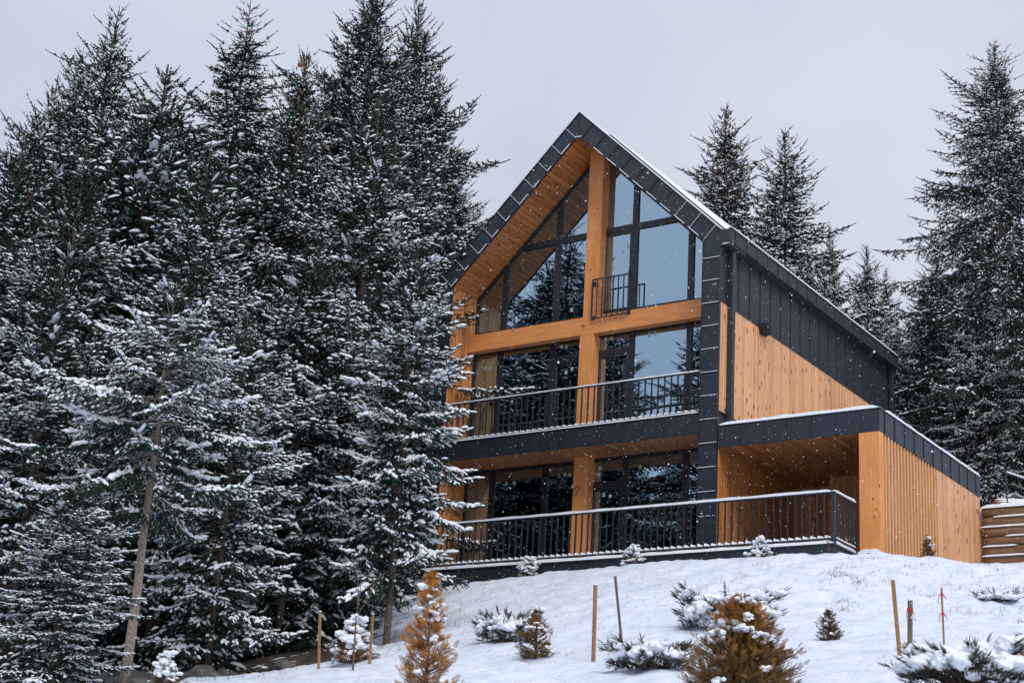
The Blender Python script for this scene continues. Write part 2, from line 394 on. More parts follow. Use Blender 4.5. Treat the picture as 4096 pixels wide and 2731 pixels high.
def spruce_mesh(seed, Ht, Rd, base, tr, dens=13, tw=.055, snow=.6, droop=.25, top_open=.12, fine=True, lat=.14, sub=.13, cones=0,
                snow_w=1.0, lean_up=.9, needle='needle', lowcut=0.0, bark='bark', prof=.8, hang=.2, pads=0, cap=9, fill=1.0):
    r = np.random.RandomState(seed)
    wood_ = MB()
    # trunk
    k = 9; wob = r.normal(0, .012*Ht/10, (k, 2)); wob[0] = 0
    tr *= .72; tp = [(wob[i, 0], wob[i, 1], Ht*i/(k-1)) for i in range(k)]
    wood_.tube(tp, [tr*(1-i/(k-1))**.85 + .008 for i in range(k)], 8)
    P, D, L, Wd, TT = [], [], [], [], []          # needle twigs
    SPs, SDs, SLs, SWs = [], [], [], []           # snow
    CP = []
    n = int((Ht-base)*dens); az = r.rand()*6.28
    for i in range(n):
        t = (i+.5*r.rand())/n; t = t**.80
        z = base+(Ht-base)*t*.985; az += 2.399+r.normal(0, .3)
        rr = min(Rd*((1-t)**prof), cap*(1.04-.12*t))*min(1, .55+t*5)
        rr *= r.choice([.55, .8, .93, 1.06, 1.22, 1.42], p=[.15, .22, .26, .22, .10, .05])*(.9+.35*float(fbm(az*1.1+seed, z*.7, 2))+.1)
        rr = max(rr, .12+.1*r.rand())
        e = rad(-8)+(rad(56)+rad(8))*(t**2.1)*lean_up + r.normal(0, .13)
        h = np.array([math.cos(az), math.sin(az), 0.]); o = np.array([np.interp(z, [q[2] for q in tp], [q[0] for q in tp]), np.interp(z, [q[2] for q in tp], [q[1] for q in tp]), z])
        dr = droop*(1-t)*rr
        def pos(s):
            s = np.asarray(s)[..., None]
            return o + h*(rr*s*math.cos(e)) + np.array([0, 0, 1.])*(rr*s*math.sin(e) - dr*s**1.6*1.3 + dr*.75*s**4)
        ns = max(4, int(rr/.3)+2); ss = np.linspace(0, 1, ns); pp = pos(ss)
        br = min(.028, .012*rr+.006) if fine else .012
        wood_.tube([tuple(q) for q in pp[:-1]]+[tuple(pp[-1])], [br*(1-.8*s) for s in ss], 4, False)
        open_top = t > 1-top_open
        cnt = max(2, int(rr*.85/lat)); sv = np.linspace(.16 if rr > 1 else .05, .99, cnt)
        pv = pos(sv); dv = pos(np.minimum(sv+.03, 1.03))-pv; dv /= np.linalg.norm(dv, axis=1, keepdims=True)
        if pads and rr > .5 and t < .93 and r.rand() < .85:
            for q, d_, s in zip(pv, dv, sv):
                if s > .42 and r.rand() < pads*.6:
                    for _ in range(2): SPs.append(q+r.normal(0, .035, 3)*np.array([1,1,.2])+np.array([0,0,.008])); SDs.append(d_+r.normal(0, .35, 3)*np.array([1,1,.2])); SLs.append(r.uniform(.16, .30)); SWs.append(r.uniform(.035, .062)*(1.5-.7*s))
        if rr > .45 and t < .62 and r.rand() < snow*.8:
            for q, d_, s in zip(pv, dv, sv):
                if s > .3 and r.rand() < .75: SPs.append(q+np.array([0,0,.006])+r.normal(0,.012,3)); SDs.append(d_+r.normal(0,.15,3)); SLs.append(min(.2, rr/cnt*1.2)*r.uniform(.6,1.1)); SWs.append(r.uniform(.035, .075)*(1.3-.6*s))
        # needles along the limb itself
        seg = rr/cnt*1.15
        sel = sv > (.45 if not open_top else 0)
        for q, d_ in zip(pv[sel], dv[sel]): P.append(q); D.append(d_); L.append(seg*1.2); Wd.append(tw*.9); TT.append(t)
        P.append(pv[-1]); D.append(dv[-1]+np.array([0,0,.05])); L.append(.14+.05*r.rand()); Wd.append(tw*.8); TT.append(t)
        for q, d_, s in zip(pv, dv, sv):
            if s < lowcut: continue
            for sd in (-1, 1):
                if r.rand() < .08: continue
                ll = min(.46*rr*(1-s)+.12, .72)*r.uniform(.7, 1.15)
                if open_top: ll *= .75
                a = sd*rad(r.uniform(42, 62)); c, s_ = math.cos(a), math.sin(a)
                ld = np.array([d_[0]*c-d_[1]*s_, d_[0]*s_+d_[1]*c, d_[2]*.7-hang*(1-t)*r.uniform(.2, 1.5)+.04*r.normal()]); ld /= np.linalg.norm(ld)
                m_ = max(1, int(ll/sub)); 
                if s < .2 and not open_top and ll > .3: q0 = .3
                else: q0 = 0
                P.append(q+ld*ll*q0*.6); D.append(ld); L.append(ll*(1-q0*.6)*.95); Wd.append(tw*(1.0 if ll < .35 else .8)); TT.append(t)
                if ll < .17: continue
                for j in range(m_):
                    u = (j+.6)/m_
                    if u < q0: continue
                    for s2 in (-1, 1):
                        if r.rand() < .12: continue
                        b = s2*rad(r.uniform(38, 60)); c2, s3 = math.cos(b), math.sin(b)
                        dd = np.array([ld[0]*c2-ld[1]*s3, ld[0]*s3+ld[1]*c2, ld[2]-hang*(1-t)*r.uniform(0, 2.4)]); dd /= np.linalg.norm(dd)
                        l2 = (.10+.13*r.rand())*(1.15-.5*u)
                        P.append(q+ld*ll*u); D.append(dd); L.append(l2); Wd.append(tw*.85); TT.append(t)
        if cones and t > .45 and r.rand() < cones:
            for _ in range(r.randint(2, 6)): CP.append(pos(np.array([r.uniform(.45, 1)]))[0]+r.normal(0, .05, 3))
    for _ in range(int((Ht*.93-base)*(70 if fine else 55)*fill)):      # short shoots near the trunk
        z = r.uniform(base, Ht*.93); t = (z-base)/(Ht-base); rr = min(Rd*((1-t)**prof), cap)
        a = r.rand()*6.283; q = rr*r.uniform(.04, .34); dd = np.array([math.cos(a+r.normal(0,.5)), math.sin(a+r.normal(0,.5)), r.normal(-.1, .35)])
        P.append(np.array([math.cos(a)*q, math.sin(a)*q, z])); D.append(dd/np.linalg.norm(dd)); L.append(r.uniform(.2, .42)); Wd.append(tw*1.25); TT.append(t)
    # leader
    P.append(np.array([tp[-1][0], tp[-1][1], Ht-.35])); D.append(np.array([0, 0, 1.])); L.append(.4); Wd.append(tw*.4); TT.append(1)
    P = np.array(P); D = np.array(D); L = np.array(L); TT = np.array(TT); Wd = np.array(Wd)*r.uniform(.75, 1.1, len(P))*np.interp(TT, [0, .7, .9, 1], [1, .92, .68, .5])
    Dn = D/np.linalg.norm(D, axis=1, keepdims=True)
    tmpl = TW if fine else SP
    V, Fc = stamp(tmpl[0], tmpl[1], P, D, L, Wd, roll=r.normal(0, .35, len(P)))
    crown = np_mesh('crown', V, Fc, M[needle], False, sizes=3)
    nwig = len(P)
    # snow on exposed, outward twigs; clumpy
    rd = np.hypot(P[:, 0], P[:, 1])
    cl = fbm(np.arctan2(P[:, 1], P[:, 0])*3.2+P[:, 2]*.4, P[:, 2]*2.3+rd, 2)
    pr = snow*(1.15-.50*np.clip(TT, 0, 1)**2)*np.clip(.75+cl*1.5, 0, 1.3)
    pr = pr*np.clip((rd-.12)/.55, .12, 1)
    sel = (r.rand(len(P)) < pr) & (np.abs(Dn[:, 2]) < .62)
    P_, D_, L_, W_ = P[sel], Dn[sel], L[sel], Wd[sel]
    ls = np.minimum(L_, .08+.10*r.rand(len(L_))); P1 = P_+D_*((L_-ls)*r.uniform(.55, 1, len(L_)))[:, None]
    lg = (L_ > .24) & (r.rand(len(L_)) < .8); P2 = P_[lg]+D_[lg]*((L_[lg]-ls[lg])*r.uniform(0, .45, lg.sum()))[:, None]
    P_ = np.concatenate([P1, P2]); D_ = np.concatenate([D_, D_[lg]]); L_ = np.concatenate([ls, ls[lg]]); W_ = np.concatenate([W_, W_[lg]])
    k = len(P_)
    Vs, Fs = stamp(SN[0], SN[1], P_+np.array([0, 0, .004]), D_, L_*r.uniform(.75, 1.05, k), W_*r.uniform(.5, .95, k)*snow_w, W_*r.uniform(.35, .75, k)*snow_w)
    if SPs:
        SWs = np.array(SWs)*snow_w
        SDs = np.array(SDs); SDs /= np.linalg.norm(SDs, axis=1, keepdims=True); kp = np.abs(SDs[:, 2]) < .5
        V2, F2 = stamp(SN[0], SN[1], np.array(SPs)[kp], SDs[kp], np.array(SLs)[kp], SWs[kp], SWs[kp]*.6)
        Fs = np.concatenate([Fs, F2+len(Vs)]); Vs = np.concatenate([Vs, V2])
    sn = np_mesh('snow', Vs, Fs, M['snow'], True, sizes=4)
    tm = bpy.data.meshes.new('trunk'); tm.from_pydata(wood_.v, [], wood_.f); tm.materials.append(M[bark]); tm.polygons.foreach_set('use_smooth', [True]*len(tm.polygons)); tm.update()
    res = {'trunk': tm, 'crown': crown, 'snow_load': sn}
    if CP:
        CP = np.array(CP); tmp = (np.array([(0,0,0),(.35,-1,0),(.35,0,1),(.35,1,0),(.35,0,-1),(.8,-.7,0),(.8,0,.7),(.8,.7,0),(.8,0,-.7),(1,0,0)], float),
               np.array([(0,1,2),(0,2,3),(0,3,4),(0,4,1),(1,5,2),(2,5,6),(2,6,3),(3,6,7),(3,7,4),(4,7,8),(4,8,1),(1,8,5),(5,9,6),(6,9,7),(7,9,8),(8,9,5)]))
        dd = r.normal(0, .15, (len(CP), 3)); dd[:, 2] = -1
        Vc, Fq = stamp(tmp[0], tmp[1], CP, dd, r.uniform(.11, .17, len(CP)), np.full(len(CP), .022))
        res['cones'] = np_mesh('cones', Vc, Fq, M['cone'], True, sizes=3)
    res['H'] = Ht
    return res

def place_tree(name, V, x, y, ztop, rz, wide, label, group, base=None, cat='tree', lean=(0, 0)):
    b = H(x, y)-.12 if base is None else base
    s = (ztop-b)/V['H']
    o = empty(name, (x, y, b), rz, label=label, cat=cat, group=group)
    o.rotation_euler = (lean[0], lean[1], rz)
    o.scale = (s*wide, s*wide, s)
    for k in ('trunk', 'crown', 'snow_load', 'cones'):
        if k in V:
            c = link(k, V[k], o)
            if k == 'cones': c['kind'] = 'stuff'
    return o

V = {}
V['big'] = spruce_mesh(11, 14, 4.7, .5, .17, dens=16, tw=.052, snow=.92, droop=.24, top_open=.16, lat=.165, sub=.125, snow_w=1.1, prof=.84, cap=2.9)
V['wide'] = spruce_mesh(12, 11, 3.7, .3, .14, dens=16, tw=.050, snow=.93, droop=.30, lat=.155, sub=.125, snow_w=1.1, prof=.84, hang=.35, pads=.25, cap=2.1)
V['young'] = spruce_mesh(13, 8, 3.2, .2, .09, dens=17, tw=.048, snow=.97, droop=.28, lat=.135, sub=.12, snow_w=1.2, top_open=.14, prof=.78, hang=.35, pads=.3, cap=1.65)
V['droopy'] = spruce_mesh(14, 16, 4.9, 1.0, .18, dens=11, tw=.058, snow=.42, droop=.42, lat=.155, sub=.12, hang=.8, needle='needle_dark', cones=.10, snow_w=.95, lean_up=.75, prof=.84, cap=2.5)
V['coned'] = spruce_mesh(15, 14, 4.2, .8, .17, dens=15, tw=.054, snow=.76, droop=.32, lat=.165, sub=.135, hang=.45, cones=.45, top_open=.16, prof=.84, snow_w=1.05, cap=2.3)
V['dense'] = spruce_mesh(16, 16, 5.2, .6, .20, dens=18, tw=.058, snow=.74, droop=.24, lat=.165, sub=.135, lean_up=1.0, needle='needle_dark', prof=.80, snow_w=1.05, cap=2.6)
V['front'] = spruce_mesh(17, 8, 2.9, 3.5, .125, dens=13, tw=.042, snow=1.0, droop=.42, lat=.12, sub=.10, snow_w=1.45, hang=.45, prof=.66, top_open=.1, pads=.9, cap=2.2, fill=.12, bark='bark_pale')
V['small'] = spruce_mesh(18, 8.2, 2.4, 1.1, .09, dens=20, tw=.042, snow=1.0, droop=.30, lat=.12, sub=.105, snow_w=1.3, hang=.35, prof=.66, pads=.5, cap=1.12)
V['back'] = spruce_mesh(19, 15, 4.9, 1.0, .13, dens=17, tw=.060, snow=.36, droop=.32, lat=.175, sub=.145, fine=True, hang=.55, needle='needle_brown', cones=.35, lean_up=.8, prof=.86, cap=2.5)
V['back2'] = spruce_mesh(20, 14, 4.8, .5, .13, dens=17, tw=.060, snow=.72, droop=.26, lat=.185, sub=.15, hang=.4, needle='needle_haze', prof=.86, snow_w=1.1, cap=2.4)
V['giant'] = spruce_mesh(21, 17, 6.2, 1.6, .19, dens=20, tw=.056, snow=.42, droop=.32, lat=.19, sub=.15, hang=.75, needle='needle_haze', cones=.12, prof=.86, lean_up=.7, cap=3.6)

GF = 'snowy spruces of the wood left of the house'
trees = [
 ('big', -12.06,-9.51,12.5, .3, 1.00, 'tallest broad snowy spruce at far left with a bare reddish leader'),
 ('young', -10.41,-9.11,10.51, 1.3, 1.15, 'spruce with a thin curved leader right of the tallest left spruce'),
 ('droopy', -10.26,-6.75,13.67, 2.0, 1.05, 'dark spruce with drooping ragged limbs and open sky on both sides'),
 ('coned', -8.8,-6.0,12.2, .9, .95, 'spruce with a cluster of brown cones below its pointed top'),
 ('dense', -11.7,-.2,18.3, 2.2, 1.0, 'very tall dense dark spruce nearest the gable'),
 ('dense', -12.5,2.9,19.3, 4.1, .85, 'slim tall spruce rising just right of the very tall dense one'),
 ('wide', -5.4,-7.0,9.76, .5, .95, 'snow laden spruce with a pale bare leader before the tall dense one'),
 ('wide', -6.66,-10.94,6.92, 2.9, 1.0, 'snow laden spruce with a long pinkish leader below the drooping dark spruce'),
 ('wide', -9.1,-12.19,6.88, 4.4, 1.0, 'snowy spruce growing before the tallest broad spruce at left'),
 ('young', -6.06,-14.8,2.58, 3.3, 1.1, 'low snowy spruce left of the leaning bare trunk'),
 ('wide', -10.5,-14.05,6.45, 5.2, 1.05, 'snowy spruce cut by the left edge of the photo'),
 ('young', -5.55,-8.46,5.34, 5.5, 1.1, 'snowy spruce filling the middle of the wood'),
 ('young', -3.03,-12.95,1.88, .8, 1.05, 'small snowy spruce in front, midway between both visible trunks'),
 ('wide', -13.9,-8.0,10.6, 2.2, 1.1, 'snowy spruce making the left shoulder of the tallest left spruce'),
 ('wide', -12.2,-6.4,10.0, 3.9, 1.05, 'snowy spruce closing the gap before the drooping dark spruce'),
 ('dense', -13.3,-1.4,14.2, 5.5, .8, 'dark spruce top just left of the very tall dense one'),
 ('wide', -12.41,-10.73,9.94, .9, .95, 'pointed snowy spruce standing left of the tallest left spruce'),
 ('big', -13.12,-9.54,11.52, 5.1, .8, 'spruce top pressed against the left side of the tallest left spruce'),
 ('wide', -11.52,-12.05,7.95, 2.4, .95, 'second snowy spruce from the left edge of the photo'),
 ('wide', -11.18,-9.07,10.06, 4.6, .9, 'snowy spruce pressed against the right side of the tallest left spruce'),
 ('dense', -11.56,-3.81,11.6, 3.2, .8, 'dark spruce filling the gap left of the coned spruce'),
 ('dense', -12.72,-.12,16.0, 1.7, .8, 'dark spruce rising on the left flank of the very tall dense one'),
 ('dense', -12.39,4.07,17.2, 2.7, .75, 'dark spruce on the right flank of the slim tall one'),
 ('dense', -11.5,4.2,14.3, 1.2, .85, 'dark spruce showing behind the left eave of the house'),
 ('droopy', -6.75,-4.6,8.7, 2.5, .62, 'spruce whose dark boughs reach across the left end of the facade'),
]
for i, (v, x, y, zt, rz, wd, lab) in enumerate(trees):
    place_tree('spruce_tree', V[v], x, y, zt, rz, wd, lab, GF)
place_tree('spruce_tree', V['front'], -1.25,-16.45, 1.0, .4, 1.06, 'front spruce with leaning bare grey trunk and thick snow pads', GF)
place_tree('spruce_tree', V['small'], -1.75,-9.7, 4.16, 1.9, 1.0, 'slender snowy spruce with a short bare trunk nearest the terrace', GF)
place_tree('spruce_tree', V['young'], -.6,-18.4, -2.7, 2.6, 1.5, 'lowest snowy spruce top at the bottom left of the wood', GF)
# trees that close the wood behind
back = [(-20.16,-5.23,9.6,.4,1.2),(-19.45,-2.75,11,1.9,1.2),(-18.58,-.26,11.2,3,1.2),(-16.86,1.49,11.6,4.4,1.2),(-14.83,3.2,12.2,5.5,1.15),(-19.98,-8.41,10.5,.9,1.2),(-14.5,-7.2,8.8,2.2,1.1),(-12.3,-5.0,8.6,3.7,1.1),(-9.9,-7.3,7.0,.2,1.1),(-8.2,-6.2,7.4,4.9,1.0)]
bl = ['back row dark spruce at the far left of the wood','back row dark spruce second from the left of the wood','back row dark spruce behind the drooping spruce','back row dark spruce behind the coned spruce',
      'back row dark spruce behind the pale leader','back row dark spruce outermost at the left edge','shaded inner spruce behind the tallest left spruce','shaded inner spruce behind the pinkish leader',
      'shaded inner spruce in the dark middle of the wood','shaded inner spruce behind the one nearest the terrace']
for (x, y, zt, rz, wd), lab in zip(back, bl):
    place_tree('spruce_tree', V['dense'], x, y, zt, rz, wd, lab, GF)
GR = 'spruces behind the right side of the house'
for v, x, y, zt, rz, wd, lab in [
 ('back', -9.11,17.99,21.48,.5,.95,'brownish spruce rising right behind the roof slope'),
 ('back2', -6.19,17.18,19.55,1.5,.95,'snow dusted spruce second from left behind the roof'),
 ('back', -7.11,23.33,18.1,2.5,.6,'thin dark spruce third from left behind the roof'),
 ('back2', -5.04,22.03,16.42,3.5,.8,'spruce with a forked thin top fourth from left behind the roof'),
 ('back', -5.09,24.16,16.19,4.5,.65,'slim brown spruce next to the forked thin top'),
 ('giant', 2.6,14.1,19.34,.2,1.0,'giant dark spruce with a tall thin crown tip at the right'),
 ('back2', -.95,18.22,14.31,5.0,.95,'snowy spruce just left of the giant right spruce'),
 ('back2', .3,14.6,8.1,1.1,1.1,'lower snowy spruce above the far end of the porch roof'),
 ('giant', 4.3,19.0,18.23,2.2,1.0,'dark spruce at the right edge behind the giant one'),
 ('back2', 1.9,18.0,10.92,2.7,1.1,'snowy spruce hidden in the shade behind the giant one'),
 ('back2', -1.65,15.6,9.38,3.9,1.2,'snowy spruce directly above the rear corner of the house'),
 ('back2', -.71,16.18,12.3,.6,1.0,'snowy spruce filling the gap left of the giant right spruce'),
 ('back2', 2.4,12.6,11.6,2.0,.9,'snowy spruce before the trunk of the giant right spruce'),
 ('back2', -2.95,19.62,12.2,4.2,.9,'snowy spruce low behind the rear gutter of the house'),
 ('back2', -5.91,19.49,14.0,5.2,.8,'snowy spruce between the roof slope and the forked thin top'),
 ('back2', 6.6,15.5,9.5,4.7,1.1,'snowy spruce low at the right edge above the log wall')]:
    place_tree('spruce_tree', V[v], x, y, zt, rz, wd, lab, GR)
# a tree standing outside the frame that the gable glass mirrors
place_tree('spruce_tree', V['dense'], -20.3,-20.6, 18.6, .9, 1.15, 'tall spruce standing left of the photo, mirrored in the left gable glass', GF)
place_tree('spruce_tree', V['big'], -24.5,-19.5, 18.2, 2.9, 1.1, 'second tall spruce left of the photo, mirrored beside the first', GF)
# ------------------------------------------------------------------ HOUSE
XM = -4.3; SL = .9687; ZR = 12.03; ZRI = 11.36; YG = 1.157; XR = 0.0; XL = -8.6; XPL = -.488; XIL = -8.13; YB = 11.15
house = empty('gabled_house', (0, 0, 0), label='modern timber house with dark metal gable roof and large glazed front on the snowy hillside', cat='house')
so = lambda x: ZR-SL*abs(x-XM); si = lambda x: ZRI-SL*abs(x-XM)
f = MB(); sm = f
f.prism([(XR,so(XR)),(XM,ZR),(XM,ZRI),(XPL,si(XPL))][::-1], 0, .06)
f.prism([(XL,so(XL)),(XM-.004,ZR),(XM-.004,ZRI),(XIL,si(XIL))], 0, .06)
f.prism([(XR,so(XR)-.004),(XPL,si(XPL)-.004),(XPL,-1.6),(XR,-1.6)], 0, .06)
f.prism([(XL,so(XL)-.004),(XIL,si(XIL)-.004),(XIL,-2.6),(XL,-2.6)][::-1], 0, .06)
snw = MB()
for k in range(12):                                    # seams of the fascia: pillar
    z = 7.14-.59*k
    sm.box(XPL+.012, XR-.006, -.022, .0, z-.012, z)
    if z > -.5: snw.box(XPL+.016, XR-.012, -.024, -.001, z+.001, z+.013)
for k in range(10):
    z = 7.14-.59*k; sm.box(XL+.006, XIL-.012, -.022, 0, z-.012, z); 
nrm = Vector((SL, 0, 1)).normalized()
for k in range(10):                                    # right slope, seams at right angles to it
    x = -3.86+.4135*k; a = Vector((x, -.012, so(x)-.01)); b = a-nrm*(.47)
    sm.bar(a, b, .022, .022, up=(0,1,0))
    if k > 6: snw.bar(a+Vector((.016,-.008,.010)), b+Vector((.016,-.008,.01)), .010, .014, up=(0,1,0))
nl = Vector((-SL, 0, 1)).normalized()
for k in range(10):
    x = -4.72-.42*k
    a = Vector((x, -.012, so(x)-.01)); b = a-nl*(.47); sm.bar(a, b, .022, .022, up=(0,1,0))
    snw.bar(a+Vector((.018,-.008,.012)), b+Vector((.018,-.008,.012)), .009, .014, up=(0,1,0))
    # snow caught along the lower edge above each seam
    p0 = Vector((b.x+.01, -.02, si(b.x+.01)+.03)); l = .25+.1*math.sin(k*2.1); p1 = Vector((p0.x+l*.72, -.02, si(p0.x+l*.72)+.03)); snw.bar(p0, p1, .022, .016, up=(0,1,0))
for k in range(8):
    x = -3.5+.4135*k; l = .30; p0 = Vector((x, -.02, si(x)+.012)); p1 = Vector((x-l, -.02, si(x-l)+.012)); snw.bar(p0, p1, .018, .018, up=(0,1,0))
# edge folds of the fascia
sm.bar((XM+.0,-.01,ZR-.012),(XR,-.01,so(XR)-.012), .03, .03, up=(0,1,0)); sm.bar((XM,-.01,ZR-.012),(XL,-.01,so(XL)-.012), .03, .03, up=(0,1,0))
sm.bar((XM,-.012,ZR-.03),(XM,-.012,ZRI+.03), .018, .018)
sm.bar((XM,-.012,ZRI+.006),(XPL,-.012,si(XPL)+.006), .02, .02, up=(0,1,0)); sm.bar((XM,-.012,ZRI+.006),(XIL,-.012,si(XIL)+.006), .02, .02, up=(0,1,0))
sm.bar((XPL+.006,-.012,si(XPL)),(XPL+.006,-.012,-1), .016, .02); sm.bar((XR-.004,-.012,so(XR)-.4),(XR-.004,-.012,-1), .02, .02)
sm.build('fascia', M['metal'], house)
# roof
rf = MB()
rf.prism([(XR,so(XR)-.003),(XM,ZR-.003),(XM,ZRI+.035),(XR,si(XR)+.035)][::-1], .06, YB)
rf.prism([(XL,so(XL)-.003),(XM-.003,ZR-.003),(XM-.003,ZRI+.035),(XL,si(XL)+.035)], .06, YB)
roof = rf.build('roof', M['metal'], house)
cover = MB()                                             # raised standing seam covering set back from the verge, with its snow
def slope_slab(mb, x0, x1, y0, y1, t0, t1, side=1):
    P = lambda x, t: (x+nrm.x*t*side, so(x)+nrm.z*t)
    a, b, c, d = P(x0,t0), P(x1,t0), P(x1,t1), P(x0,t1)
    pts = [a, b, c, d] if (x1 > x0) else [b, a, d, c]
    pts = pts if side > 0 else pts
    mb.prism(pts, y0, y1)
slope_slab(cover, XM+.55, XR-.02, .62, YB, .002, .05); slope_slab(cover, XM-.55, XL+.02, .62, YB, .002, .05, -1)
cover.build('roof_covering', M['metal'], roof)

def snow_strip(mb, x0, x1, y0, y1, z, h, step=.06, seed=0, taper=True):
    """rounded layer of snow on the rectangle x0..x1, y0..y1 at height z"""
    L_ = max(x1-x0, y1-y0); along_x = (x1-x0) >= (y1-y0); W_ = (y1-y0) if along_x else (x1-x0)
    n = max(3, int(L_/step)); m = max(5, min(18, int(W_/step)+4))
    r = np.random.RandomState(seed)
    us = np.linspace(0, 1, n+1); 
    prof = [(-.0, 0), (-.02, .55), (.02, .9)] 
    ws = np.linspace(0, 1, m)
    base = len(mb.v); rows = []
    for i, u in enumerate(us):
        endf = 1 if not taper else min(1, min(i, n-i)/2+.25)
        hh = h*endf*(1+.30*float(fbm(u*L_*2.2+seed*7.3, seed*3.1, 3)))
        j0 = .006*float(fbm(u*L_*5+seed*3, 2.2, 2)); j1 = .006*float(fbm(u*L_*5+seed*5, 9.2, 2))
        row = [(-.004, -.001)]
        row.append((-.008+j0, hh*.45))
        for w in ws: row.append((w, hh*(.80+.20*math.sin(min(1, min(w, 1-w)*W_/.05)*math.pi/2))*(1 if m < 8 else 1+.25*float(fbm(w*W_*1.5+3, u*L_*1.5+seed, 2)))))
        row.append((1.008+j1, hh*.45)); row.append((1.004, -.001))
        for w, hz in row:
            if along_x: mb.v.append((x0+u*L_, y0+ (w*W_ if 0 <= w <= 1 else (w*W_)), z+hz))
            else: mb.v.append((x0+w*W_, y0+u*L_, z+hz))
        rows.append(len(row))
    k = rows[0]
    for i in range(n):
        for j in range(k-1):
            a = base+i*k+j
            q = (a, a+k, a+k+1, a+1) if along_x else (a, a+1, a+k+1, a+k)
            mb.f.append(q[::-1] if along_x else q[::-1])
        a = base+i*k; mb.f.append((a, a+k-1, a+2*k-1, a+k))
    mb.f.append(tuple(base+j for j in range(k))); mb.f.append(tuple(base+n*k+j for j in range(k-1, -1, -1)))
rs = MB()
slope_slab(rs, XM+.0, XR-.01, .03, YB-.03, .0005, .022); slope_slab(rs, XM-.004, XL+.01, .03, YB-.03, .0005, .022, -1)
slope_slab(rs, XM+.56, XR-.05, .66, YB-.05, .051, .088); slope_slab(rs, XM-.56, XL+.10, .66, YB-.05, .051, .088, -1)
rs.build('snow_cover', M['snow'], roof, bevel=.012)
# eave gutter boxes
for nm, s in (('r', 1), ('l', -1)):
    e = MB(); xa = XR if s > 0 else XL
    x0, x1 = sorted((xa+.002*s, xa+.27*s))
    e.box(x0, x1, 0.0, YB-.02, 7.50, 7.845)
    k = .28
    while k < YB-.1:
        e.box(*(sorted((xa+.27*s, xa+.29*s))), k-.012, k+.012, 7.50, 7.845); k += .612
    e.box(*(sorted((xa+.27*s, xa+.295*s))), -.01, YB, 7.835, 7.865)
    e.box(*(sorted((xa+.0*s, xa+.24*s))), .02, .9, 7.43, 7.499)
    go = e.build('eave_gutter', M['metal2'], house)
    if s > 0:
        w = MB(); snow_strip(w, .20, .298, 0.0, YB, 7.866, .045, .15, 3); snow_strip(w, 0.02, .25, -.012, .02, 7.46, .02, .05, 5)
        w.build('snow_cover', M['snow'], go, smooth=True)
# soffit under the gable overhang
s_ = MB()
s_.prism([(XPL,si(XPL)),(XPL,si(XPL)+.033),(XM,ZRI+.033),(XM,ZRI)][::-1], .062, YG+.12)
s_.prism([(XIL,si(XIL)),(XIL,si(XIL)+.033),(XM-.002,ZRI+.033),(XM-.002,ZRI)], .062, YG+.12)
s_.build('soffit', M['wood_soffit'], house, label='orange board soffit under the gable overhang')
# walls
w = MB()
w.box(-.45, -.03, .06, YB-.02, -.5, 7.62); w.box(XL+.03, XIL+.0-.03, .06, YB-.02, -1.6, 7.62)
w.build('wall', M['metal2'], house)
b = MB(); b.box(-.45, -8.1, YB-.25, YB-.04, -.5, 7.7) if False else b.box(-8.1, -.46, YB-.25, YB-.04, -.5, 7.7)
b.prism([(-8.1,7.7),(-.46,7.7),(XM,11.3)], YB-.25, YB-.04); b.build('rear_wall', M['metal2'], house)
c = MB(); c.box(-.03, 0, .061, YB-.03, 6.005, 7.222); c.box(-.03, 0, .061, YB-.03, 2.30, 3.195)
for y in [.40+.6155*k for k in range(18)]:
    if y < YB-.1: c.box(0, .022, y-.010, y+.010, 6.01, 7.5); c.box(0, .022, y-.010, y+.010, 2.82, 3.17)
c.box(0.0, .035, .03, YB-.03, 5.985, 6.008); c.box(-.0, .045, .03, YB-.03, 3.185, 3.203)
c.build('side_cladding', M['metal2'], house)
c = MB(); c.box(-.029, .012, .065, YB-.03, 3.204, 5.984); c.build('timber_cladding', M['wood_v'], house, label='orange vertical boards on the side wall')
c = MB(); c.box(XIL-.03, XIL, .062, YG+.1, -.5, si(XIL)+.01); c.build('wing_lining', M['wood_wing'], house, label='orange vertical boards on the left wing wall')
# downpipes
for y in (.38, 10.95):
    d_ = MB(); d_.box(.03, .17, y, y+.15, 2.86 if y < 1 else 2.86, 7.45); 
    for z in (3.0, 5.0, 7.0): d_.box(.0, .175, y-.006, y+.156, z, z+.03)
    d_.build('downpipe', M['steel'], house, bevel=.02)
# round wall vent
v_ = MB(); cy, cz = 2.33, 5.96
def disc(mb, x0, x1, r0, r1=None, n=20):
    r1 = r1 or r0; b0 = len(mb.v)
    for x, r in ((x0, r0), (x1, r1)):
        for k in range(n): mb.v.append((x, cy+r*math.cos(6.2832*k/n), cz+r*math.sin(6.2832*k/n)))
    for k in range(n): mb.f.append((b0+k, b0+(k+1) % n, b0+n+(k+1) % n, b0+n+k))
    mb.f.append(tuple(b0+n+k for k in range(n)))
disc(v_, .0, .16, .15); disc(v_, .16, .165, .17); disc(v_, .10, .12, .20); disc(v_, .165, .22, .17, .165)
for k in range(-3, 4):
    hw = math.sqrt(max(.0, .15**2-(k*.042)**2)); v_.box(.222, .235, cy-hw, cy+hw, cz+k*.042-.008, cz+k*.042+.008)
v_.build('wall_vent', M['black'], house)
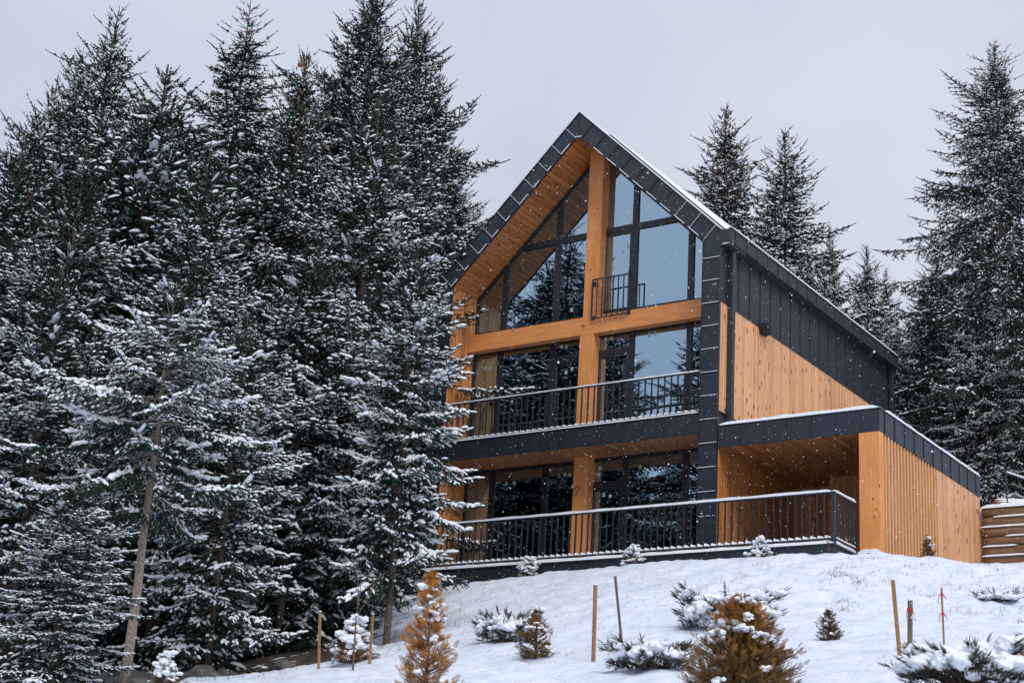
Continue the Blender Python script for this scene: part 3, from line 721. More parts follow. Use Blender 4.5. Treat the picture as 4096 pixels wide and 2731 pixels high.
# beam and posts
bm = MB().box(XIL+.002, XPL+.3, .86, 1.10, 5.985, 6.475).build('beam', M['wood_beam'], house, bevel=.012)
MB().box(-4.51, -4.09, .864, 1.30, -.5, 2.697).build('post', M['wood_post'], house, bevel=.01)
MB().box(-4.51, -4.09, .864, 1.30, 3.15, 5.983).build('post', M['wood_post'], house, bevel=.01)
MB().prism([(-4.445,6.478),(-4.005,6.478),(-4.005,si(-4.005)-.002),(XM,ZRI-.002),(-4.445,si(-4.445)-.002)], .864, 1.30).build('post', M['wood_post'], house, bevel=.01)
for pts in ([(-4.42,.85,1.83),(-4.36,.84,1.80),(-4.30,.83,1.86),(-4.25,.86,1.87)], ):
    pass
wr = MB()
def arc(c0, pts, r=.007): wr.tube([Vector(c0)+Vector(p) for p in pts], r, 5)
arc((-4.30,.85,1.83), [(0.02,0,.04),(-.05,-.03,.06),(-.14,-.04,.03),(-.18,-.05,-.06),(-.14,-.05,-.15),(-.08,-.05,-.18),(-.06,-.04,-.10),(-.02,-.03,-.02),(.02,0,.03)])
arc((-4.33,.85,6.20), [(-.10,0,.08),(-.12,-.03,.03),(-.06,-.04,-.02),(0,-.03,0),(-.05,-.02,.05),(-.10,0,.08)])
wr.build('wire', M['black'], house)

# floors and interior
fl = MB(); fl.box(-8.08, -.47, 1.16, 6.4, 2.74, 3.14); fl.box(-8.08, -.47, 1.16, 6.4, 6.02, 6.46); fl.box(-8.08, -.47, 1.16, 6.4, -.6, -.46)
fl.build('floor_slab', M['floor_in'], house)
it = MB(); it.box(-8.1, -.455, 6.4, 6.5, -.46, 7.2); it.prism([(-8.09,7.2),(-.46,7.2),(XM,10.9)], 6.4, 6.5); it.box(-8.128, -8.09, 1.30, 6.4, -.45, 7.4); it.box(-.49, -.452, 1.30, 6.4, -.45, 7.4)
it.box(-5.7, -5.55, 3.6, 6.4, -.46, 2.7); it.box(-3.3, -3.2, 2.4, 6.4, 3.15, 6.0)
it.build('interior_wall', M['plaster'], house)
ic = MB(); ic.prism([(-8.08,si(-8.08)-.02),(XM,ZRI-.02),(XM,ZRI-.05),(-8.08,si(-8.08)-.05)][::-1], YG+.13, 6.4); ic.prism([(-.5,si(-.5)-.02),(XM,ZRI-.02),(XM,ZRI-.05),(-.5,si(-.5)-.05)], YG+.13, 6.4)
ic.build('interior_ceiling', M['wood_ceiling'], house)

# ---- windows
def clip(poly, a, b, c):                       # keep a*x+b*z <= c
    out = []
    for i in range(len(poly)):
        p, q = poly[i], poly[(i+1) % len(poly)]; fp = a*p[0]+b*p[1]-c; fq = a*q[0]+b*q[1]-c
        if fp <= 0: out.append(p)
        if fp*fq < 0: t = fp/(fp-fq); out.append((p[0]+(q[0]-p[0])*t, p[1]+(q[1]-p[1])*t))
    return out
def inset(poly, d):
    n = len(poly); L_ = []
    for i in range(n):
        p = Vector(poly[i]); q = Vector(poly[(i+1) % n]); e = (q-p).normalized(); nn = Vector((-e.y, e.x)); L_.append((p+nn*d, e))
    out = []
    for i in range(n):
        p, e = L_[i-1]; q, g_ = L_[i]; den = e.x*g_.y-e.y*g_.x
        t = ((q-p).x*g_.y-(q-p).y*g_.x)/den; out.append(tuple(p+e*t))
    return out
def ccw(p): 
    a = sum(p[i][0]*p[(i+1) % len(p)][1]-p[(i+1) % len(p)][0]*p[i][1] for i in range(len(p)))
    return p if a > 0 else p[::-1]
def window(x0, x1, z0, z1, w=.07, slope=False, door=False, kind='window', stickers=()):
    poly = [(x0,z0),(x1,z0),(x1,z1),(x0,z1)]
    if slope:
        poly = clip(poly, SL, 1, ZRI-.003+SL*XM); poly = clip(poly, -SL, 1, ZRI-.003-SL*XM)
        q = []
        for p in poly:
            if not q or (abs(p[0]-q[-1][0])+abs(p[1]-q[-1][1])) > 1e-4: q.append(p)
        poly = q
    poly = inset(ccw(poly), .003); inn = inset(poly, w)
    m = MB().ring(poly, inn, YG, YG+.09)
    if door:
        i1 = inset(inn, .004); i2 = inset(i1, .075); m.ring(i1, i2, YG+.012, YG+.08); inn = i2
        m.box(i1[1][0]-.055, i1[1][0]-.03, YG-.04, YG+.012, z0+1.0, z0+1.16)
    else:
        i2 = inset(inn, .018); m.ring(inn, i2, YG+.03, YG+.07); inn = i2
    o = m.build(kind, M['frame'], house)
    MB().prism(inn, YG+.045, YG+.053).build('pane', M['glass'], o)
    for sx, sz in stickers: 
        st = MB()
        t = R_.uniform(-.25, .25); st.prism([(sx+.045*math.cos(t+a)*1.3, sz+.055*math.sin(t+a)*1.3) for a in (-2.36,-.78,.78,2.36)], YG+.041, YG+.0445); st.build('sticker', M['sticker'], o)
    # thin seal line of snow on the bottom bead
    return o
gb, gt = -.44, 2.690
window(-8.13, -7.25, gb, gt); window(-7.25, -5.57, gb, gt, stickers=[(-6.8, 2.28),(-6.55,2.27)]); window(-5.57, -4.30, gb, gt, stickers=[(-4.98,2.36),(-4.82,2.34)])
window(-4.2, -3.17, 1.985, gt, stickers=[(-3.93,2.43),(-3.95,2.27)]); window(-4.2, -3.17, gb, 1.985, door=True, kind='door', stickers=[(-3.78,1.72),(-3.6,1.68)])
window(-3.17, -1.46, gb, gt, stickers=[(-2.75,2.36)]); window(-1.46, -.45, gb, gt, stickers=[(-1.08,2.38)])
mb_, mt = 3.155, 6.13
window(-8.13, -7.24, mb_, mt, stickers=[(-7.72,5.6),(-7.57,5.58)]); window(-7.24, -5.55, mb_, mt, stickers=[(-6.7,5.62),(-6.32,5.65)])
window(-5.55, -4.30, 5.53, mt, stickers=[(-5.28,5.88),(-5.12,5.86)]); window(-5.55, -4.30, mb_, 5.53, door=True, kind='door', stickers=[(-5.1,5.15),(-4.92,5.22)])
window(-4.2, -3.12, 5.52, mt, stickers=[(-3.92,5.9),(-3.74,5.9)]); window(-4.2, -3.12, mb_, 5.52, door=True, kind='door')
window(-3.12, -1.435, mb_, mt, stickers=[(-2.62,5.85),(-2.45,5.86)]); window(-1.435, -.45, mb_, mt)
ub = 6.55; ut = 8.94
window(-8.13, -7.205, ub, 12, slope=True); window(-7.205, -5.525, ub, ut, slope=True, w=.085); window(-5.525, -4.25, ub, ut, slope=True, w=.085, stickers=[(-5.02, 6.88)])
window(-7.205, -5.525, ut, 12, slope=True, w=.075); window(-5.525, -4.305, ut, 12, slope=True, w=.075)
window(-4.15, -3.12, ut, 12, slope=True, w=.085); window(-3.12, -1.43, ut, 12, slope=True, w=.075)
window(-4.15, -3.12, ub, ut, door=True, kind='door', stickers=[(-3.35,8.42),(-3.5,8.3)]); window(-3.12, -1.43, ub, ut, slope=True, w=.085); window(-1.43, -.45, ub, 12, slope=True)

# ---- balcony
bal = MB(); bal.box(XIL+.002, XPL-.002, .004, .034, 2.685, 3.20); bal.box(XIL+.002, XPL-.002, .036, YG, 2.72, 3.14)
bal.box(XIL+.002, XPL-.002, -.02, .05, 3.188, 3.206)
for k in range(13):
    x = -.86-.5835*k
    if x > XIL: bal.box(x-.008, x+.008, -.014, .004, 2.69, 3.187)
balcony = bal.build('balcony', M['metal'], house)
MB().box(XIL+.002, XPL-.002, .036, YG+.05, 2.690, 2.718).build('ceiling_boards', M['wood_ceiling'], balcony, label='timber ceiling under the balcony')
w = MB(); snow_strip(w, XIL+.01, XPL-.01, -.015, .05, 3.206, .035, .07, 11); snow_strip(w, XIL+.02, XPL-.02, .30, 1.10, 3.141, .06, .12, 12)
w.build('snow_cover', M['snow'], balcony, smooth=True)
def railing(x0, x1, y, zb, zt, first, step, cnt, snow_h, seed, bw=.026):
    r_ = MB(); r_.box(x0, x1, y-.025, y+.025, zt-.03, zt); r_.box(x0, x1, y-.02, y+.02, zb, zb+.035)
    ro = r_.build('railing', M['steel'], house)
    me = MB(); me.box(-bw/2, bw/2, -.02, .02, 0, zt-.03-zb-.035-.002); bme = None
    xs = []
    for k in range(cnt):
        x = first-step*k
        if x < x0+.02: break
        xs.append(x)
        if bme is None: o = me.build('baluster', M['steel'], ro); bme = o.data
        else: o = link('baluster', bme, ro)
        o.location = (x, y, zb+.036)
    s2 = MB(); snow_strip(s2, x0, x1, y-.032, y+.034, zt+.001, snow_h, .06, seed)
    xe = sorted([x0]+xs+[x1])
    for a, b2 in zip(xe[:-1], xe[1:]):
        if b2-a < .06: continue
        n = 6; base = len(s2.v)
        for i in range(n+1):
            u = i/n; x = a+.012+(b2-a-.024)*u; hh = .02+snow_h*.85*(1-u)**.8*R_.uniform(.75, 1.15)
            for yy, zz in ((-.022, 0), (-.024, hh*.5), (0, hh), (.022, hh*.6), (.022, 0)): s2.v.append((x, y+yy, zb+.036+zz))
        for i in range(n):
            for j in range(4):
                q = base+i*5+j; s2.f.append((q, q+5, q+6, q+1))
        s2.f.append((base, base+1, base+2, base+3, base+4)); s2.f.append((base+n*5+4, base+n*5+3, base+n*5+2, base+n*5+1, base+n*5))
    s2.build('snow_cover', M['snow'], ro, smooth=False)
    return ro
railing(XIL+.005, XPL-.005, .06, 3.235, 4.262, -.57, .1825, 42, .035, 21)
# small guard in front of the upper door
g_ = MB()
jx0, jx1, jy, jz0, jz1 = -4.15, -3.03, .79, 6.36, 7.47
g_.box(jx0, jx1, jy-.02, jy+.02, jz1-.03, jz1); g_.box(jx0, jx1, jy-.02, jy+.02, jz0, jz0+.03)
for x in (-4.15,-4.0,-3.84,-3.68,-3.52,-3.36,-3.20,-3.06): g_.box(x, x+.03 if x in (-4.15, -3.06) else x+.018, jy-.018, jy+.018, jz0+.031, jz1-.031)
for x, z in ((-4.13, 7.36), (-4.13, 6.42), (-3.05, 6.42)): g_.box(x-.02, x+.02, jy+.02, .86 if x < -4 or z < 6.5 else YG, z-.03, z+.03); g_.box(x-.05, x+.05, .845 if (x < -4 or z < 6.5) else YG-.01, .862 if (x < -4 or z < 6.5) else YG, z-.06, z+.06)
g_.build('guard_rail', M['steel'], house)

# ---- terrace in front and porch at the side
tz = -.47
te = MB(); te.box(-9.1, 3.46, -1.25, -.003, -2.9, tz-.02); te.box(-9.1, 3.46, .062, 6.6, -1.6, tz-.03) 
te.box(3.462, 4.02, -.003, .5, -1.6, tz-.02)
te.box(-9.12, 3.485, -1.275, -1.20, tz-.035, tz); te.box(3.44, 3.485, -1.198, -.02, tz-.035, tz); te.box(3.487, 4.05, -.03, .05, tz-.035, tz)
for k in range(-2, 20):
    x = 2.7-.6*k
    if x < 3.46 and x > -9.1: te.box(x-.008, x+.008, -1.266, -1.25, -2.8, tz-.036)
te.box(3.46, 3.474, -.62, -.604, -2, tz-.036)
terrace = te.build('terrace', M['metal'], house, label='low dark metal clad terrace base before the house')
w = MB(); snow_strip(w, -9.1, 3.48, -1.27, -.95, tz+.001, .075, .09, 31); snow_strip(w, -9.1, 3.2, -.95, -.15, tz-.018, .10, .12, 32)
snow_strip(w, 3.18, 3.485, -1.24, -.02, tz+.002, .08, .08, 33); snow_strip(w, 3.52, 4.06, -.06, .04, tz+.002, .10, .06, 34)
w.build('snow_cover', M['snow'], terrace, smooth=True)
railing(-7.7, 3.41, -1.2, -.375, .67, 3.235, .1705, 64, .062, 41)
rr_ = MB(); rr_.box(3.41, 3.49, -1.24, -1.16, tz, .672); rr_.box(3.425, 3.475, -1.158, -.02, .64, .668); rr_.box(3.43, 3.47, -1.158, -.02, -.375, -.34)
for k in range(7):
    y = -1.0+.165*k; rr_.box(3.437, 3.463, y-.02, y+.02, -.339, .639)
ro = rr_.build('railing', M['steel'], house)
w = MB(); snow_strip(w, 3.415, 3.487, -1.235, -.02, .673, .06, .06, 42); snow_strip(w, 3.43, 3.472, -1.15, -.03, -.339, .04, .05, 43); w.build('snow_cover', M['snow'], ro, smooth=True)

PX = 4.03; PY = 6.84; pb, pt = 2.283, 2.81
po = MB(); po.box(.0+.024, PX, 0.0, .03, pb, pt); po.box(PX-.03, PX, .032, PY, pb, pt); po.box(.03, PX-.032, PY-.03, PY, pb, pt)
po.box(.03, PX-.034, .034, PY-.034, pb+.03, pt-.09)
po.box(.024, PX+.02, -.022, .05, pt-.002, pt+.016); po.box(PX-.05, PX+.022, .052, PY+.02, pt-.002, pt+.016)
for x in (.60, 1.20, 1.79, 2.39, 3.0, 3.59): po.box(x-.008, x+.008, -.016, 0, pb+.003, pt-.003)
for k in range(11): y = .32+.617*k; po.box(PX, PX+.02, y-.008, y+.008, pb+.003, pt-.003)
po.box(PX-.004, PX+.008, -.010, .0, pb, pt-.003)
porch = po.build('porch_roof', M['metal'], house, label='flat dark metal edged roof of the side porch')
w = MB(); snow_strip(w, .05, PX+.01, -.012, .40, pt+.017, .085, .09, 51); snow_strip(w, PX-.45, PX+.012, .40, PY, pt+.017, .085, .09, 52); snow_strip(w, .06, PX-.45, .42, PY, pt-.085, .17, .3, 53)
w.build('snow_cover', M['snow'], porch, smooth=True)
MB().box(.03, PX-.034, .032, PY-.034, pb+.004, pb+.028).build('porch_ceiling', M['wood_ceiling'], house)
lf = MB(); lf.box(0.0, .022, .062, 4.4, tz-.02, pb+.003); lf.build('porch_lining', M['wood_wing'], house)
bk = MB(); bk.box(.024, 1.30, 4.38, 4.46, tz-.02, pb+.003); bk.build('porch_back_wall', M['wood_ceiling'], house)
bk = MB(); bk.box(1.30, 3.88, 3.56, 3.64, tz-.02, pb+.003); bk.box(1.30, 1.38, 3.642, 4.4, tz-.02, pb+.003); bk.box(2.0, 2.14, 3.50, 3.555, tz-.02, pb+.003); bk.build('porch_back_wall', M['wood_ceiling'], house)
MB().box(3.54, PX-.002, .004, .26, tz-.02, pb+.001).build('porch_post', M['wood_post'], house, bevel=.008, label='thick square corner post of the porch')
sl = MB()
for k in range(17):
    y = .40+.1965*k; sl.box(PX-.055, PX-.012, y-.038, y+.036, tz-.3+.0*k, pb-.001)
sl.build('slat_screen', M['wood_slat'], house)
MB().box(PX-.20, PX-.17, .30, 3.54, tz-.02, pb-.001).build('slat_gap_shade', simple('dark slat gap shade', (.13,.065,.03), .8), house)  # dark sheet added to put shade into the gaps between the slats
fs = MB(); fs.box(PX-.14, PX-.01, 3.66, PY-.035, -.7, pb-.001); fs.build('porch_side_wall', M['wood_v'], house, label='vertical larch board wall at the rear of the porch side')
bs = MB(); bs.box(3.50, PX-.13, .5, 6.6, -1.4, tz-.02); bs.build('base_wall', M['concrete'], house)
for x, y in ((.65,.96),(1.77,1.03),(2.93,1.02)):
    l = MB(); l.tube([(x, y, pb+.002), (x+.01, y, pb-.09), (x-.04, y+.01, pb-.14), (x-.03, y, pb-.21), (x+.02, y, pb-.23), (x+.05, y, pb-.17), (x+.01, y, pb-.10)] if x < 2 else [(x, y, pb+.002), (x+.02, y, pb-.12), (x+.05, y+.01, pb-.28)], .009, 5)
    l.build('lamp_wire', M['black'], house)
fsn = MB()                                             # snow caught on the seams of the fascia
fsn.v, fsn.f = snw.v, snw.f; fsn.build('seam_snow', M['snow'], house)

# ------------------------------------------------------------------ log wall and steps behind the porch
lw = empty('log_retaining_wall', (4.06, 6.9, .3), label='retaining wall of stacked weathered logs with snow in its joints, right of the porch', cat='wall')
z = .05
for k in range(8):
    hgt = (.24, .27, .22, .26, .24, .25, .27, .25)[k]; yy = (.0, .05, -.02, .04, .0, -.04, .03, .02)[k]
    l = MB(); n = 46
    base = 0
    for i in range(n+1):
        u = i/n; x = u*9.5; wv = .02*math.sin(x*1.3+k*2)+.012*math.sin(x*4.1+k)
        for j in range(8):
            a = 2*math.pi*j/8+.39; l.v.append((x, yy+.14*math.cos(a)*(1+.1*math.sin(k+j)), z-.3+hgt/2+wv+hgt*.53*math.sin(a)*(1+.08*math.sin(3*x+j+k))))
    for i in range(n):
        for j in range(8): a = i*8+j; b = i*8+(j+1) % 8; l.f.append((a, a+8, b+8, b))
    l.f.append(tuple(range(8))); l.f.append(tuple(n*8+j for j in range(7, -1, -1)))
    lo = l.build('log', M['log'], lw, smooth=True)
    if k in range(8):
        s3 = MB()
        for (a, b2) in {0: [(0, 1.6), (2, 8)], 1: [(0, 2.2), (2.6, 9)], 2: [(.0, 9.2)], 3: [(0, .9), (1.2, 9)], 4: [(.6, 2.8), (3.5, 8)], 5: [(0, 1.3), (1.9, 9)], 6: [(.3, 2.1), (4, 9)], 7: [(0, 9.4)]}[k]:
            snow_strip(s3, a, b2, yy-.17, yy-.02 if k < 7 else yy+.2, z-.3+hgt-.03, .045 if k < 7 else .09, .07, 60+k)
        s3.build('snow_cover', M['snow'], lo, smooth=True)
    z += hgt-.004
def at_dist(x, y): return (x, y, H(x, y))
stx, sty = 4.4, 9.6
st = empty('garden_steps', (stx, sty, H(stx, sty)), .5, label='snow covered timber steps behind the log wall', cat='steps')
for k in range(5):
    q = MB().box(-.6, .9, k*.32, k*.32+.30, k*.13-.3, k*.13+.03); o = q.build('step', M['log'], st)
    w = MB(); snow_strip(w, -.58, .88, k*.32+.01, k*.32+.29, k*.13+.032, .05, .1, 70+k); w.build('snow_cover', M['snow'], o, smooth=True)
hr = empty('stair_handrail', (3.95, 9.3, H(3.95, 9.3)), .5, label='dark steel handrail with snow beside the steps behind the log wall', cat='handrail')
MB().tube([(0,0,-.2),(0,0,1.0),(.85,-.55,.55),(.85,-.55,-.4)], .022, 6).build('rail', M['steel'], hr)
w = MB(); w.tube([(0.02,0,1.035),(.84,-.55,.59)], .028, 6); w.build('snow_cover', M['snow'], hr)

# ------------------------------------------------------------------ plants of the slope
def frond_template(n=6, sub=True):
    v = []; f = []
    def blade(a, b, w):
        a = np.array(a); b = np.array(b); d = b-a; l = np.linalg.norm(d); p = np.array([-d[1], d[0], 0])/l*w
        k = len(v); m = a+d*.45; v.extend([a, m+p, b, m-p]); f.append((k, k+1, k+2, k+3))
    blade((0,0,0), (1,0,0), .018)
    for i in range(n):
        x = .12+.8*i/n; l = .42*(1-x*.65)
        for s in (-1, 1):
            t = (x+l*.78, s*l*.62, -.06*l+.05*((i % 2)-.5)); blade((x, 0, 0), t, .017)
            if sub and l > .2:
                mx = (x+l*.4, s*l*.3, 0); blade(mx, (mx[0]+l*.42, mx[1]+s*l*.02, .03), .016); blade(mx, (mx[0]+l*.16, mx[1]+s*l*.36, .0), .016)
    return np.array(v, float), np.array(f)
FR = frond_template(9)
FT = (np.array([(0,0,0),(.5,.03,0),(1,0,0),(.5,-.03,0)]+sum([[(.1+.09*i,0,0),(.1+.09*i+.14,s*.10*(1-.05*i),.0),(.1+.09*i+.20,s*.13*(1-.06*i),0.02),(.1+.09*i+.10,s*.03,0)] for i in range(9) for s in (-1,1)], []), float),
      np.array([(0,1,2,3)]+[(4+4*k,5+4*k,6+4*k,7+4*k) for k in range(18)]))
def ico(r, rough_=.18, seed=0, sq=.75):
    import bmesh
    bm_ = bmesh.new(); bmesh.ops.create_icosphere(bm_, subdivisions=3, radius=1)
    vs = np.array([v.co[:] for v in bm_.verts]); fs_ = np.array([[q.index for q in f.verts] for f in bm_.faces]); bm_.free(); return vs, fs_
ICO = ico(1)
def blobs(name, pts, sizes, parent, seed=0, sq=.65, m='snow'):
    r = np.random.RandomState(seed); Vs = []; Fs = []; k = 0
    for p, s in zip(pts, sizes):
        v = ICO[0].copy(); ph = r.rand(3)*6.28
        d = 1+.16*np.sin(v[:, 0]*3+ph[0])*np.cos(v[:, 1]*3.2+ph[1])+.10*np.sin(v[:, 2]*5+v[:, 0]*4+ph[2])
        sc = np.array([r.uniform(.8, 1.25), r.uniform(.8, 1.25), sq*r.uniform(.8, 1.1)])
        v = v*d[:, None]; d2 = 1+.10*np.sin(v[:, 0]*7+ph[1])*np.sin(v[:, 1]*6+ph[2]); v = v*d2[:, None]; v = v*sc*s+p
        Vs.append(v); Fs.append(ICO[1]+k); k += len(v)
    if not Vs: return None
    return link(name, np_mesh(name, np.concatenate(Vs), np.concatenate(Fs), M[m], True, sizes=3), parent)
def cedar(name, x, y, ht, rd, nf, fl_, m, seed, label, shape='oval', group=None, snowb=10, snow_s=.06, lean=0, cat='shrub', m2=None, open_=0, snow_hi=1.0, updir=.9, jag=(.62,1.25), ring=None):
    r = np.random.RandomState(seed); z0 = H(x, y)
    root = empty(name, (x, y, z0-.03), label=label, cat=cat, group=group)
    st_ = MB(); st_.tube([(0,0,-.1), (lean*.4*ht, 0, ht*.5), (lean*ht, 0, ht*.96)], [.03*rd/.4+.006, .015, .004], 6)
    P = []; D = []; L = []; BP = []
    nb = nf//8
    for i in range(nb):
        t = (i+r.rand())/nb; z = ht*(.02+.96*t)
        if shape == 'oval': w_ = rd*math.sin(math.pi*min(1, .22+.78*t)**.9)**.65 if t < .97 else rd*.1
        elif shape == 'cone': w_ = rd*(1-t)**.8*min(1, .5+t*4)
        else: w_ = rd*(np.interp(t, [0, .12, .35, .5, .62, .75, .9, 1], [.85, 1, 1, .95, .62, .52, .36, .10]))
        a = r.rand()*6.283; w_ *= r.uniform(*jag); up = updir*(.4+.6*t)
        o = np.array([lean*z, 0, max(.0, z-w_*up*.8)]); e = np.array([lean*z+w_*math.cos(a), w_*math.sin(a), z])
        BP.append(e)
        st_.tube([tuple(o), tuple((o+e)/2+np.array([0,0,.0])), tuple(e)], [.008, .006, .003], 4, False)
        for j in range(8):
            u = r.uniform(.35, 1.0); q = o+(e-o)*u
            aa = a+r.normal(0, .7); dd = np.array([math.cos(aa), math.sin(aa), r.normal(.9*updir, .5)])
            P.append(q); D.append(dd); L.append(fl_*r.uniform(.6, 1.25)*(1-.35*t))
    P = np.array(P); D = np.array(D); L = np.array(L)
    st_.build('stem', M['twig'], root, smooth=True)
    mats = [M[m]] + ([M[m2]] if m2 else [])
    Vv, Ff = stamp(FR[0], FR[1], P, D, L, L, roll=r.uniform(-1.3, 1.3, len(P)))
    mi = None
    if m2:
        pk = (r.rand(len(P)) < np.clip(1.1-P[:, 2]/ht*1.5, 0, 1)).astype(int); mi = np.repeat(pk, len(FR[1]))
    link('foliage', np_mesh('foliage', Vv, Ff, mats, False, mi, sizes=4), root)
    if snowb:
        BP = np.array(BP); order = r.permutation(len(BP))
        pick = [BP[i] for i in order if r.rand() < (snow_hi*(.35+.65*BP[i][2]/ht) if not ring else (1.0 if ring[0] < BP[i][2]/ht < ring[1] or BP[i][2]/ht > .9 else .12))][:snowb]
        pts = [p*np.array([.88,.88,1])+np.array([0, 0, snow_s*.3]) for p in pick]
        pts2 = []; sz = []
        for p in pts:
            s0 = snow_s*r.uniform(.6, 1.25)
            for _ in range(5): pts2.append(p+r.normal(0, s0*.7, 3)*np.array([1,1,.35])); sz.append(s0*r.uniform(.35, .85))
        blobs('snow_cover', pts2, sz, root, seed)
    return root
cedar('cedar_shrub', 9.23,-17.34, 1.13, .57, 5000, .13, 'thuja_brown', 5, 'largest orange brown cedar shrub in the foreground with snow on its shoulders', shape='two', snowb=70, snow_s=.06, m2='thuja_green', ring=(.50,.72))
cedar('cedar_shrub', 6.14,-18.89, 1.52, .36, 1150, .145, 'thuja_orange', 8, 'tall thin bright orange cedar shrub at the bottom middle', shape='cone', snowb=20, snow_s=.05, m2='thuja_brown', lean=-.02, snow_hi=.5, jag=(.35,1.45))
cedar('cedar_shrub', 3.28,-12.35, .80, .34, 1000, .11, 'thuja_rust', 9, 'small rusty cedar shrub with snow cap before the dark juniper', shape='cone', snowb=22, snow_s=.05, m2='thuja_green')
cedar('cedar_shrub', .07,-12.85, .74, .42, 1000, .11, 'thuja_rust', 10, 'snow laden brown cedar shrub between two stakes by the wood', shape='cone', snowb=48, snow_s=.075)
cedar('cedar_shrub', 1.50,-18.35, .66, .28, 900, .09, 'thuja_green', 11, 'snow capped small shrub cut by the bottom edge at left', shape='cone', snowb=55, snow_s=.05)
cedar('dwarf_conifer', 7.2,-10.24, .52, .19, 1100, .07, 'thuja_green', 12, 'small green cone conifer standing alone on the open snow', shape='oval', snowb=16, snow_s=.035, cat='shrub')
cedar('dwarf_conifer', -3.72,-2.15, .50, .22, 700, .07, 'thuja_green', 13, 'snow covered dwarf conifer against the left part of the terrace base', shape='oval', snowb=60, snow_s=.045, cat='shrub', group='dwarf conifers along the terrace')
cedar('dwarf_conifer', -1.05,-1.95, .52, .24, 700, .07, 'thuja_green', 14, 'dwarf conifer with snow cap against the middle of the terrace base', shape='oval', snowb=55, snow_s=.045, cat='shrub', group='dwarf conifers along the terrace')
cedar('dwarf_conifer', 2.0,-1.75, .52, .30, 900, .07, 'thuja_green', 15, 'dwarf conifer with clumpy snow near the terrace railing corner', shape='cone', snowb=60, snow_s=.055, cat='shrub', group='dwarf conifers along the terrace')
cedar('dwarf_conifer', 4.75,.9, .66, .23, 900, .075, 'thuja_green', 16, 'pointed green dwarf conifer standing before the slat screen', shape='cone', snowb=14, snow_s=.04, cat='shrub', group='dwarf conifers along the terrace')

def juniper(x, y, rx, ry, ht, nb, seed, label, snow_n, snow_s, fl_=.16, rz=0, tall=1.0, dirs=None):
    fl_ *= .72; ht *= .9; snow_n = int(snow_n*1.5)
    r = np.random.RandomState(seed); z0 = H(x, y); root = empty('juniper_bush', (x, y, z0-.02), rz, label=label, cat='bush')
    st_ = MB(); P = []; D = []; L = []; tips = []
    for i in range(nb):
        a = r.uniform(0, 6.283) if dirs is None else r.normal(dirs[i % len(dirs)], .35)
        k = r.uniform(.45, 1.0)**.6; o = np.array([math.cos(a)*rx*.15*r.rand(), math.sin(a)*ry*.15*r.rand(), 0.])
        e = np.array([math.cos(a)*rx*k, math.sin(a)*ry*k, ht*r.uniform(.25, 1.0)*tall])
        pts = []
        for u in np.linspace(0, 1, 7):
            p = o+(e-o)*u; p[2] = e[2]*math.sin(u*1.35)/math.sin(1.35)*.9+ .05*u; pts.append(p)
        pts = np.array(pts); tips.append(pts)
        st_.tube([tuple(p) for p in pts], [.012*(1-.8*q/6)+.002 for q in range(7)], 4, False)
        for j in range(int(16+18*k)):
            u = r.uniform(.25, 1)*6; i0 = min(5, int(u)); p = pts[i0]+(pts[i0+1]-pts[i0])*(u-i0); d0 = pts[i0+1]-pts[i0]; d0 = d0/np.linalg.norm(d0)
            dd = d0+r.normal(0, .45, 3)+np.array([0, 0, .25]); P.append(p); D.append(dd); L.append(fl_*r.uniform(.5, 1.2))
        P.append(pts[-1]); D.append(pts[-1]-pts[-2]+np.array([0,0,.03])); L.append(fl_*1.2)
    for _ in range(nb*20):
        a = r.uniform(0, 6.283); k = r.rand()**.5*.8; P.append(np.array([math.cos(a)*rx*k, math.sin(a)*ry*k, ht*.75*(1-k*k*.8)*r.uniform(.1, 1.0)])); D.append(np.array([math.cos(a)*k, math.sin(a)*k, .5])+r.normal(0, .3, 3)); L.append(fl_*r.uniform(.6, 1.2))
    P = np.array(P); D = np.array(D); L = np.array(L)
    st_.build('branches', M['twig'], root)
    Vv, Ff = stamp(FT[0], FT[1], P, D, L, L*1.2, roll=r.uniform(-1.5, 1.5, len(P)))
    link('foliage', np_mesh('foliage', Vv, Ff, M['juniper'], False, sizes=4), root)
    pts2 = []; sz = []
    for i in range(snow_n):
        q = tips[r.randint(len(tips))]; u = r.uniform(.3, .85)*6; i0 = min(5, int(u)); p = q[i0]+(q[i0+1]-q[i0])*(u-i0)
        s0 = snow_s*r.uniform(.5, 1.2)
        for _ in range(3): pts2.append(p+r.normal(0, s0*.5, 3)*np.array([1, 1, .3])+np.array([0, 0, s0*.35])); sz.append(s0*r.uniform(.5, .95))
    for _ in range(int(snow_n*1.1)):
        a = r.uniform(0, 6.283); k = r.rand()**.5*.78; s0 = snow_s*r.uniform(.7, 1.35)
        pts2.append(np.array([math.cos(a)*rx*k, math.sin(a)*ry*k, ht*.80*(1-k*k*.85)+s0*.1])); sz.append(s0)
    blobs('snow_cover', pts2, sz, root, seed, .62)
    return root
juniper(5.33,-9.9, 1.0,.6,.78, 60, 21, 'dark juniper bush with snow lumps half hidden behind the largest cedar', 70, .10, .17)
juniper(6.2,-14.02, .68,.45,.42, 50, 22, 'spreading dark juniper bush with snow left of the largest cedar', 46, .09, .16)
juniper(11.25,-16.05, .85,.55,.46, 60, 23, 'wide juniper bush under big snow lumps at the bottom right', 44, .125, .17)
juniper(1.55,-10.7, .55,.40,.62, 34, 24, 'feathery dark juniper bush behind the small rusty cedar', 46, .085, .18)
juniper(7.84,-4.14, .48,.32,.20, 26, 25, 'flat low juniper bush on the bank at the far right', 26, .07, .11)

